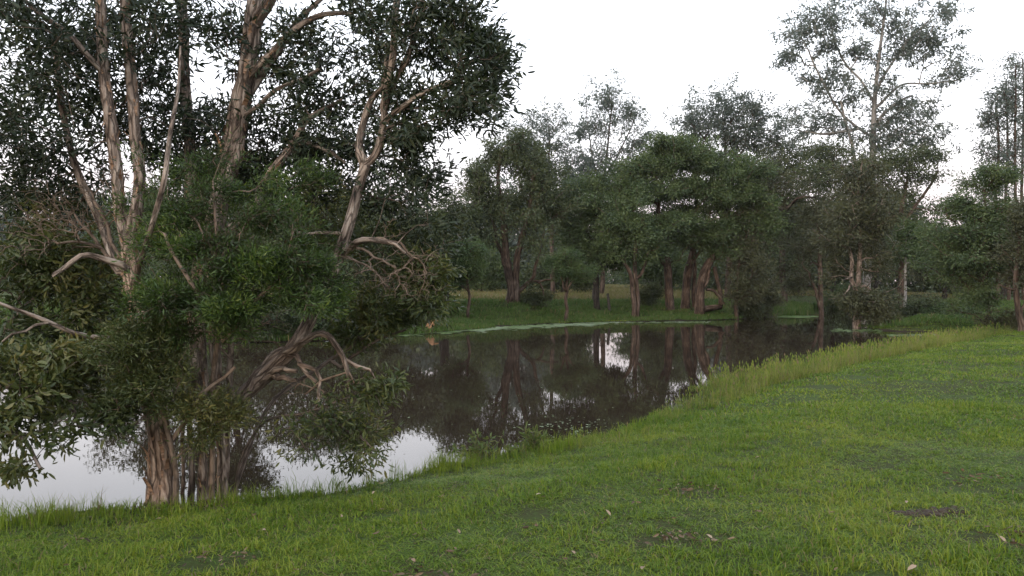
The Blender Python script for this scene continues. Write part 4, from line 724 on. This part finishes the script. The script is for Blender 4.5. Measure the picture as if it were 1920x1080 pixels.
# thin haze volume added to lift the far darks, standing in for lens veil
def box(name, x0, x1, y0, y1, z0, z1, mat):
    V = np.array([(x, y, z) for z in (z0, z1) for y in (y0, y1) for x in (x0, x1)], float)
    Fq = np.array([[0, 2, 3, 1], [4, 5, 7, 6], [0, 1, 5, 4], [2, 6, 7, 3], [0, 4, 6, 2], [1, 3, 7, 5]]); return mesh_obj(name, V, [Fq], mat)
m, t, o = new_mat('lens_veil_haze'); pv = N(t, 'ShaderNodeVolumePrincipled'); pv.inputs['Density'].default_value = .00013; pv.inputs['Color'].default_value = (1, .97, .95, 1); pv.inputs['Anisotropy'].default_value = .2
t.links.new(pv.outputs[0], o.inputs['Volume'])
HZ = box('haze', -460, 460, -70, 720, -2.0, 32, m); tag(HZ, 'thin added haze standing in for lens veil over pond and trees', 'haze', kind='stuff')

# ------------------------------------------------------------------ grass
def tuft(name, n, rad, h, wd, R, mat, lean=.5, seed=False):
    a = R.uniform(0, 6.28, n); r = rad*np.sqrt(R.uniform(0, 1, n)); b = np.stack([np.cos(a)*r, np.sin(a)*r, -.02*np.ones(n)], 1)
    hh = h*R.uniform(.45, 1.1, n)[:, None]; ax = R.uniform(0, 6.28, n); ld = np.stack([np.cos(ax), np.sin(ax), 0*ax], 1)
    le = (lean*R.uniform(.2, 1.3, n))[:, None]; sx = R.uniform(0, 6.28, n); s = np.stack([np.cos(sx), np.sin(sx), 0*sx], 1); w_ = wd*R.uniform(.6, 1.2, n)[:, None]
    up = np.array([0, 0, 1.]); m = b+up*hh*.6+ld*hh*le*.35; t = b+up*hh*(1-.35*le)+ld*hh*le*1.1
    V = np.stack([b-s*w_*.5, b+s*w_*.5, m+s*w_*.42, m-s*w_*.42, t], 1).reshape(-1, 3); i = np.arange(n)[:, None]*5
    Q = np.hstack([i, i+1, i+2, i+3]); T = np.hstack([i+3, i+2, i+4])
    if seed:                                        # seed heads on stalks
        k = n//6; off = len(V); VV = [V]; 
        a = R.uniform(0, 6.28, k); p = np.stack([np.cos(a), np.sin(a), 0*a], 1)*rad*.5; l = R.normal(0, .16, (k, 3)); l[:, 2] = 1
        top = p+l*h*R.uniform(1.1, 1.5, k)[:, None]; sd_ = np.stack([np.cos(a), np.sin(a), 0*a], 1); mid = p*.2+top*.8
        V = np.vstack([V, np.stack([p-sd_*wd*.3, p+sd_*wd*.3, mid+sd_*wd*.3, mid-sd_*wd*.3], 1).reshape(-1, 3)]); i = off+np.arange(k)[:, None]*4; Q = np.vstack([Q, np.hstack([i, i+1, i+2, i+3])])
        off = len(V); V = np.vstack([V, np.stack([mid, mid*.6+top*.4+sd_*wd*1.3, top, mid*.6+top*.4-sd_*wd*1.3], 1).reshape(-1, 3)]); i = off+np.arange(k)[:, None]*4; Q = np.vstack([Q, np.hstack([i, i+1, i+2, i+3])])
    o = mesh_obj(name, V, [Q, T], M[mat]); C.objects.unlink(o); return o

def scatter(name, label, pts, rotz, scale, tufts, tilt=None):
    col = bpy.data.collections.new(name+'_source')
    for t in tufts: col.objects.link(t)
    me = bpy.data.meshes.new(name); n = len(pts); me.vertices.add(n); me.vertices.foreach_set('co', np.asarray(pts, np.float32).ravel())
    rot = np.zeros((n, 3), np.float32); rot[:, 2] = rotz
    a = me.attributes.new('rot', 'FLOAT_VECTOR', 'POINT'); a.data.foreach_set('vector', rot.ravel())
    a = me.attributes.new('scl', 'FLOAT_VECTOR', 'POINT'); a.data.foreach_set('vector', np.asarray(scale, np.float32).ravel())
    o = bpy.data.objects.new(name, me); C.objects.link(o); o['kind'] = 'stuff'; o['label'] = label; o['category'] = 'grass'
    g = bpy.data.node_groups.new(name+'_scatter', 'GeometryNodeTree')
    g.interface.new_socket('Geometry', in_out='INPUT', socket_type='NodeSocketGeometry'); g.interface.new_socket('Geometry', in_out='OUTPUT', socket_type='NodeSocketGeometry')
    gi = g.nodes.new('NodeGroupInput'); go = g.nodes.new('NodeGroupOutput'); ip = g.nodes.new('GeometryNodeInstanceOnPoints')
    ci = g.nodes.new('GeometryNodeCollectionInfo'); ci.inputs['Collection'].default_value = col; ci.inputs['Separate Children'].default_value = True; ci.inputs['Reset Children'].default_value = True
    ar = g.nodes.new('GeometryNodeInputNamedAttribute'); ar.data_type = 'FLOAT_VECTOR'; ar.inputs['Name'].default_value = 'rot'
    asx = g.nodes.new('GeometryNodeInputNamedAttribute'); asx.data_type = 'FLOAT_VECTOR'; asx.inputs['Name'].default_value = 'scl'
    er = g.nodes.new('FunctionNodeEulerToRotation')
    L = g.links.new
    L(gi.outputs[0], ip.inputs['Points']); L(ci.outputs[0], ip.inputs['Instance']); ip.inputs['Pick Instance'].default_value = True
    L(ar.outputs[0], er.inputs[0]); L(er.outputs[0], ip.inputs['Rotation']); L(asx.outputs[0], ip.inputs['Scale']); L(ip.outputs[0], go.inputs[0])
    md = o.modifiers.new('scatter', 'NODES'); md.node_group = g
    return o

R = np.random.default_rng(9)
MUD = (3.05, 5.75)
def polar(n, d0, d1, half, pw=1.0):
    d = np.exp(R.uniform(math.log(d0), math.log(d1), n)) if pw == 0 else (R.uniform(d0**(pw+1), d1**(pw+1), n))**(1/(pw+1))
    a = R.uniform(-half, half, n); return d*np.sin(a), d*np.cos(a)
def place(x, y, smin=.02):
    s = sdist(x, y); z = ground(x, y); k = (z > .04)
    return x[k], y[k], z[k], s[k]
# lawn
tu = [tuft('grass_tuft', 34, .10, .072, .007, R, 'grass', 1.15) for _ in range(7)]+[tuft('grass_tuft', 22, .08, .12, .006, R, 'grass', .8) for _ in range(2)]
x, y = polar(19000, 2.6, 13, .80, .45); x, y, z, s = place(x, y)
k = ~(((((x-MUD[0])/.27)**2+((y-MUD[1])/.12)**2) < 1) & (R.uniform(0, 1, len(x)) < .82))
for bx_, by_, br_ in ((1.1, 5.3, .16), (3.1, 5.0, .2), (-.48, 4.55, .14), (1.5, 6.6, .2), (-1.9, 5.2, .22), (3.9, 6.6, .25), (.2, 6.1, .15), (-.9, 6.4, .16), (1.9, 4.4, .2)):
    k &= ~((np.hypot((x-bx_)*.7, y-by_) < br_*(1+.4*np.sin(9*x)+.3*np.sin(11*y))) & (R.uniform(0, 1, len(x)) < .75))
x, y, z, s = x[k], y[k], z[k], s[k]
hgt = (.7+.45*wav(x, y, 1.3, 5, 2)+.3*wav(x, y, 5.5, 5, 9))*(1+.8*smooth(1.2, 0, s))*R.uniform(.6, 1.35, len(x)); hgt = np.clip(hgt, .22, 2.4)
wide = R.uniform(.85, 1.25, len(x))
scatter('lawn_grass', 'short green grass on the near bank', np.stack([x, y, z], 1), R.uniform(0, 6.28, len(x)), np.stack([wide, wide, hgt], 1), tu)
tu = [tuft('grass_tuft', 60, .28, .085, .013, R, 'grass', 1.05) for _ in range(5)]
x, y = polar(15000, 10, 45, .80, .6); x, y, z, s = place(x, y); k = (x > y*.12-3); x, y, z, s = x[k], y[k], z[k], s[k]
hgt = np.clip((.8+.4*wav(x, y, .8, 5, 2))*R.uniform(.7, 1.25, len(x)), .35, 2); wide = R.uniform(.85, 1.3, len(x))*(.8+.02*y)
scatter('lawn_grass', 'short green grass farther along the right bank', np.stack([x, y, z], 1), R.uniform(0, 6.28, len(x)), np.stack([wide, wide, hgt], 1), tu)
# tall seeding grass along the shore
tu = [tuft('grass_tuft', 22, .15, .31, .012, R, 'tallgrass', .6, True) for _ in range(5)]
x, y = polar(26000, 9, 34, .75, .8); x, y, z, s = place(x, y)
edge = .4+.9*smooth(12, 17, y)+.6*wav(x, y, .7, 4, 1); k = (s < edge) & (x > 0.6) & (y < 32) & (R.uniform(0, 1, len(x)) < .25+.75*smooth(11, 15, y)); x, y, z, s = x[k], y[k], z[k], s[k]
sc = R.uniform(.6, 1.15, len(x))*(.55+.45*smooth(12, 17, y))
scatter('tall_grass', 'tall yellowish seeding grass along the right shore', np.stack([x, y, z], 1), R.uniform(0, 6.28, len(x)), np.stack([sc, sc, sc], 1), tu)
# wispy grass at the left shore
tu = [tuft('grass_tuft', 16, .10, .26, .005, R, 'grass', .45) for _ in range(4)]
x, y = polar(9000, 5.5, 10.5, .8, 0.8); x, y, z, s = place(x, y); k = (s < .45) & (x < .8); x, y, z, s = x[k], y[k], z[k], s[k]
k = R.uniform(0, 1, len(x)) < .25+.55*(wav(x, y, 3.3, 5, 6) > .1); x, y, z, s = x[k], y[k], z[k], s[k]; sc = R.uniform(.4, 1.25, len(x))
scatter('shore_grass', 'wispy long grass at the near water edge on the left', np.stack([x, y, z], 1), R.uniform(0, 6.28, len(x)), np.stack([sc, sc, sc], 1), tu)
# far bank
tu = [tuft('grass_tuft', 70, .55, .22, .03, R, 'fargrass', .6) for _ in range(5)]
x, y = polar(26000, 27, 75, .80, .5); x, y, z, s = place(x, y); k = ((x < y*.42) | (y > 34)) & (s < 18); x, y, z, s = x[k], y[k], z[k], s[k]
sc = R.uniform(.6, 1.2, len(x))
scatter('far_bank_grass', 'green grass on the far bank and islet', np.stack([x, y, z], 1), R.uniform(0, 6.28, len(x)), np.stack([sc, sc, sc*R.uniform(.7, 1.3, len(x))], 1), tu)
tu = [tuft('grass_tuft', 60, .9, .5, .06, R, 'meadow', .5) for _ in range(4)]
x, y = polar(9000, 54, 170, .5, .6); x, y, z, s = place(x, y); k = (s > 6); x, y, z = x[k], y[k], z[k]
sc = R.uniform(.7, 1.3, len(x))
scatter('meadow_grass', 'straw-green meadow seen between the far trunks', np.stack([x, y, z], 1), R.uniform(0, 6.28, len(x)), np.stack([sc, sc, sc], 1), tu)
# reeds at the back of the inlet
tu = [tuft('reed_clump', 50, .5, .75, .03, R, 'fargrass', .3) for _ in range(3)]
x = R.uniform(18, 27, 500); y = R.uniform(52, 70, 500); s = sdist(x, y); z = np.maximum(ground(x, y), 0); k = np.abs(s) < 1.0; x, y, z = x[k], y[k], z[k]
scatter('reeds', 'green reeds at the back of the pond inlet', np.stack([x, y, z], 1), R.uniform(0, 6.28, len(x)), np.ones((len(x), 3)), tu)

# ------------------------------------------------------------------ floating weed, litter, small things
def pads(name, label, pts, rx, R):
    n = len(pts); k = 7; a = np.arange(k)/k*6.283
    V = []; 
    rr = rx*R.uniform(.5, 1.3, n); el = R.uniform(.5, 1., n); ro = R.uniform(0, 6.28, n)
    X = rr[:, None]*np.cos(a)[None]*R.uniform(.8, 1.15, (n, k)); Y = (rr*el)[:, None]*np.sin(a)[None]*R.uniform(.8, 1.15, (n, k))
    c, s_ = np.cos(ro)[:, None], np.sin(ro)[:, None]
    V = np.stack([pts[:, 0:1]+X*c-Y*s_, pts[:, 1:2]+X*s_+Y*c, np.full((n, k), .006)+R.uniform(0, .012, (n, 1))+R.uniform(0, .006, (n, k))], -1).reshape(-1, 3)
    o = mesh_obj(name, V, [np.arange(n*k).reshape(n, k)], M['lily']); o['kind'] = 'stuff'; o['label'] = label; return o
def on_water(px, py): 
    d = F*CAMZ/(py-HY); return np.stack([(px-CX)/F*d, d], -1)
n = 1500; u = R.uniform(0, 1, n); u = np.where(R.uniform(0, 1, n) < .75, np.repeat(R.uniform(0, 1, n//10), 10)+R.normal(0, .02, n), u); u = np.clip(u, 0, 1.1); px = 745+u*390; py = 629-23*u**.75+R.normal(0, 1.5, n)*(.5+np.abs(np.sin(u*19)))
pads('floating_weed', 'pale green band of floating weed along the far left shore', on_water(px, py), .16, R)
n = 160; px = R.uniform(1120, 1330, n); py = 605-.004*(px-1120)+R.normal(0, .7, n); pads('floating_weed', 'thin broken line of floating weed below the domed trees', on_water(px, py), .15, R)
n = 200; px = R.uniform(1455, 1530, n); py = 594+R.normal(0, 1.0, n); pads('floating_weed', 'floating weed patch in front of the inlet reeds', on_water(px, py), .25, R)
n = 150; px = R.uniform(1665, 1800, n); py = 629+R.normal(0, 1.2, n); pads('floating_weed', 'pale floating weed line at the foot of the islet', on_water(px, py), .14, R)
n = 120; px = R.uniform(1560, 1650, n); py = 620+R.normal(0, 2, n); pads('floating_weed', 'scum around the foot of the paperbark in the water', on_water(px, py), .12, R)
n = 120; px = R.normal(1090, 45, n); py = R.normal(805, 12, n); pads('floating_weed', 'specks of duckweed off the near bank', on_water(px, py), .02, R)
n = 70; px = R.uniform(760, 1250, n); py = R.uniform(640, 830, n); pads('floating_weed', 'scattered specks floating on the open water', on_water(px, py), .016, R)

def weed(name, label, px, py, d, h, n, seed, mat, L=(.04, .08), spread=.12, Wd=.3):
    R = np.random.default_rng(seed); x = (px-CX)/F*d; g = max(gz(x, d), -.02); base = np.array([x, d, g]); sk = Skel()
    for j in range(n):
        o = R.normal(0, spread, 3)*[1, .7, 0]; t = base+o*1.3+[R.normal(0, .06), R.normal(0, .05), h*R.uniform(.5, 1.1)]
        sk.limb(np.array([[*(base+o*.6), .004], [*(base*.5+t*.5+o*.2+[0, 0, .02]), .003], [*t, .002]]), .05, .01, R) if j == 0 else None
        if j:
            par = -1; q = catmull(np.array([base+o*.6, base*.5+t*.5+o*.2, t]), .05); path = []
            for v in q: par = sk.add(v, par, .003, True); path.append(par)
            sk.tips.append(path)
    T = thing(name, label, 'plant', base)
    V, Fc, AT, _ = sk.tubes(base, 0, R, big=.05); mesh_obj('stem', V, Fc, M['deadtwig'], T, True, AT)
    p, dr = sprig_points(sk, 16, .012, R, along=.85, hang=.1, out=.4); m = len(p); Ls = R.uniform(*L, m)
    V, Fc = leaves_mesh(p-base, dr, Ls, Ls*Wd, R, True); c = mesh_obj('foliage', V, Fc, M[mat], T); c['kind'] = 'stuff'
weed('leafy_weed', 'tall green leafy weed at the near water edge', 905, 850, 9.6, .36, 12, 101, 'weed', L=(.05, .10), spread=.10)
weed('leafy_weed', 'low sprawling green weed along the near water edge', 940, 850, 9.72, .21, 20, 102, 'weed', L=(.05, .10), spread=.22)
weed('leafy_weed', 'yellowish spiky weed at the near water edge right of the green one', 998, 840, 10.0, .26, 9, 103, 'weed', L=(.10, .16), spread=.07, Wd=.16)
weed('leafy_weed', 'brownish low weed beside the yellowish spiky one', 1022, 838, 10.3, .15, 8, 104, 'leaf_brown', spread=.12)
weed('lawn_weed', 'small yellow-green weed in the grass at bottom left', 382, 1060, 4.6, .11, 7, 105, 'leaf_bush', L=(.02, .035), spread=.05)

# bare mud scrape: crumbled clods of earth, one churned patch
def clod(name, label, x, y, rx, ry, n, seed):
    R = np.random.default_rng(seed); g = gz(x, y); V = []; Fq = []; off = 0
    t = (1+5**.5)/2
    ico = unit(np.array([(-1, t, 0), (1, t, 0), (-1, -t, 0), (1, -t, 0), (0, -1, t), (0, 1, t), (0, -1, -t), (0, 1, -t), (t, 0, -1), (t, 0, 1), (-t, 0, -1), (-t, 0, 1)]))
    fc = np.array([(0, 11, 5), (0, 5, 1), (0, 1, 7), (0, 7, 10), (0, 10, 11), (1, 5, 9), (5, 11, 4), (11, 10, 2), (10, 7, 6), (7, 1, 8), (3, 9, 4), (3, 4, 2), (3, 2, 6), (3, 6, 8), (3, 8, 9), (4, 9, 5), (2, 4, 11), (6, 2, 10), (8, 6, 7), (9, 8, 1)])
    for _ in range(n):
        a, q = R.uniform(0, 6.283), math.sqrt(R.uniform(0, 1))*R.uniform(.7, 1.25)
        c0 = (-.62, -.1, .55)[_ % 3]; q *= (.34, .42, .5)[_ % 3]; X = rx*(c0+q*math.cos(a)); Y = ry*(2.6*q*math.sin(a)+(.35, -.3, .25)[_ % 3])+.3*ry*math.sin(9*X); r = R.uniform(.006, .024)*(1.15-.5*q)
        V.append(ico*r*R.uniform(.6, 1.35, (12, 1))*np.array([1.3, 1.1, .8])+[X, Y, gz(x+X, y+Y)-g+r*.15]); Fq.append(fc+off); off += 12
    o = mesh_obj(name, np.vstack(V), [np.vstack(Fq)], M['mud']); o.location = (x, y, g); return tag(o, label, 'mud patch')
clod('mud_patch', 'dark bare muddy scrape in the grass at lower right', MUD[0], MUD[1], .29, .075, 260, 3)
# stump on the far shore
d = 35.2; x = (808-CX)/F*d
T = thing('stump', 'small orange broken stump at the far shore beside the lily line', 'stump', (x, d, gz(x, d)))
sk = Skel(); R2 = np.random.default_rng(4)
sk.limb(np.array([[x-.1, d, gz(x, d)-.1, .2], [x-.05, d, gz(x, d)+.15, .17], [x+.05, d, gz(x, d)+.36, .13], [x+.12, d, gz(x, d)+.48, .07]]), .06, .01, R2)
sk.limb(np.array([[x, d, gz(x, d)+.42, .05], [x+.2, d-.05, gz(x, d)+.46, .04], [x+.34, d-.1, gz(x, d)+.42, .02]]), .06, .01, R2); sk.finish()
V, Fc, AT, _ = sk.tubes(np.array(T.location), .3, R2, big=.05, sides_big=12); mesh_obj('trunk', V, Fc, M['stump'], T, True, AT)
# fence posts
for px, py, d, h, ln, lab in ((1143, 577, 47.5, 1.15, -.10, 'dark leaning fence post right of the straight trunk'), (1112, 570, 53, .9, .04, 'short dark fence post left of the straight trunk')):
    x = (px-CX)/F*d; g = gz(x, d); r = .075; k = 8; V = []
    for i, zz in enumerate((-.2, .3*h, .7*h, h-.03, h)):
        for j in range(k):
            a = j/k*6.283; q = r*(1+.12*math.sin(2*a+i)+.08*math.sin(5*a))*(1 if i < 4 else .8); V.append((q*math.cos(a)+ln*zz, q*math.sin(a), zz))
    I = np.arange(5*k).reshape(5, k); nx = np.roll(I, -1, 1)
    o = mesh_obj('fence_post', np.array(V), [np.stack([I[:-1], nx[:-1], nx[1:], I[1:]], -1).reshape(-1, 4), I[-1:]], M['post']); o.location = (x, d, g); tag(o, lab, 'fence post', 'old fence posts')
# fallen leaves on the lawn
Vl = np.array([(0, 0, 0), (.3, .18, .10), (.7, .17, .14), (1, 0, .02), (.7, -.17, .08), (.3, -.18, .12), (.5, 0, 0.02)]); Vl[:, 0] -= .5
fl = None
for i, (px, py) in enumerate(((430, 1005), (555, 1073), (1710, 1070), (495, 997), (297, 974), (775, 1055), (1270, 912), (700, 925), (1140, 965), (1485, 735), (1700, 945), (1880, 1015), (1205, 1070), (1420, 860), (1330, 1010), (1560, 795), (150, 1015), (1010, 930), (1075, 1040), (1805, 885), (860, 1000), (640, 970))):
    d = F*1.6/(py-HY)
    for _ in range(6):
        x = (px-CX)/F*d; d = F*(CAMZ-gz(x, d)-.04)/(py-HY)
    x = (px-CX)/F*d
    if fl is None:
        o = mesh_obj('fallen_leaf', Vl, [np.array([[0, 1, 6], [1, 2, 6], [2, 3, 6], [3, 4, 6], [4, 5, 6], [5, 0, 6]])], M['dryleaf']); fl = o
    else:
        o = fl.copy(); C.objects.link(o)
    s = R.uniform(.045, .075); o.scale = (s, s, s); o.location = (x, d, gz(x, d)+.055); o.rotation_euler = (R.normal(0, .25), R.normal(0, .25), R.uniform(0, 6.28))
    tag(o, 'small pale dry leaf fallen on the near lawn', 'leaf', 'fallen leaves on the lawn')

# shed leaves and bark scraps caught in the grass: too many and small to count
R = np.random.default_rng(77); PP = []
for x, y, rx, ry, n in ((1.12, 5.3, .22, .12, 46), (3.25, 5.0, .25, .14, 50), (-.5, 4.6, .18, .1, 36), (1.5, 6.6, .2, .12, 30), (-1.9, 5.2, .3, .14, 34), (3.9, 6.7, .3, .15, 34), (-3.3, 7.35, .45, .2, 90), (-2.9, 7.3, .5, .15, 50), (1.5, 5.5, 3.5, 1.6, 110), (-1.5, 6, 2.5, 1.0, 60)):
    q = R.normal(0, 1, (n, 2))*[rx*.6, ry*.6]+[x, y]; q = q[sdist(q[:, 0], q[:, 1]) > .05]
    PP.append(np.column_stack([q, ground(q[:, 0], q[:, 1])+R.uniform(.015, .05, len(q))]))
p = np.vstack(PP); n = len(p); d = R.normal(0, 1, (n, 3))*[1, 1, .25]; Ls = R.uniform(.025, .065, n)
V, Fc = leaves_mesh(p, d, Ls, Ls*R.uniform(.18, .4, n), R, True); o = mesh_obj('leaf_litter', V, Fc, M['litter']); tag(o, 'brown shed leaves and bark scraps scattered in the near grass', 'litter', kind='stuff')
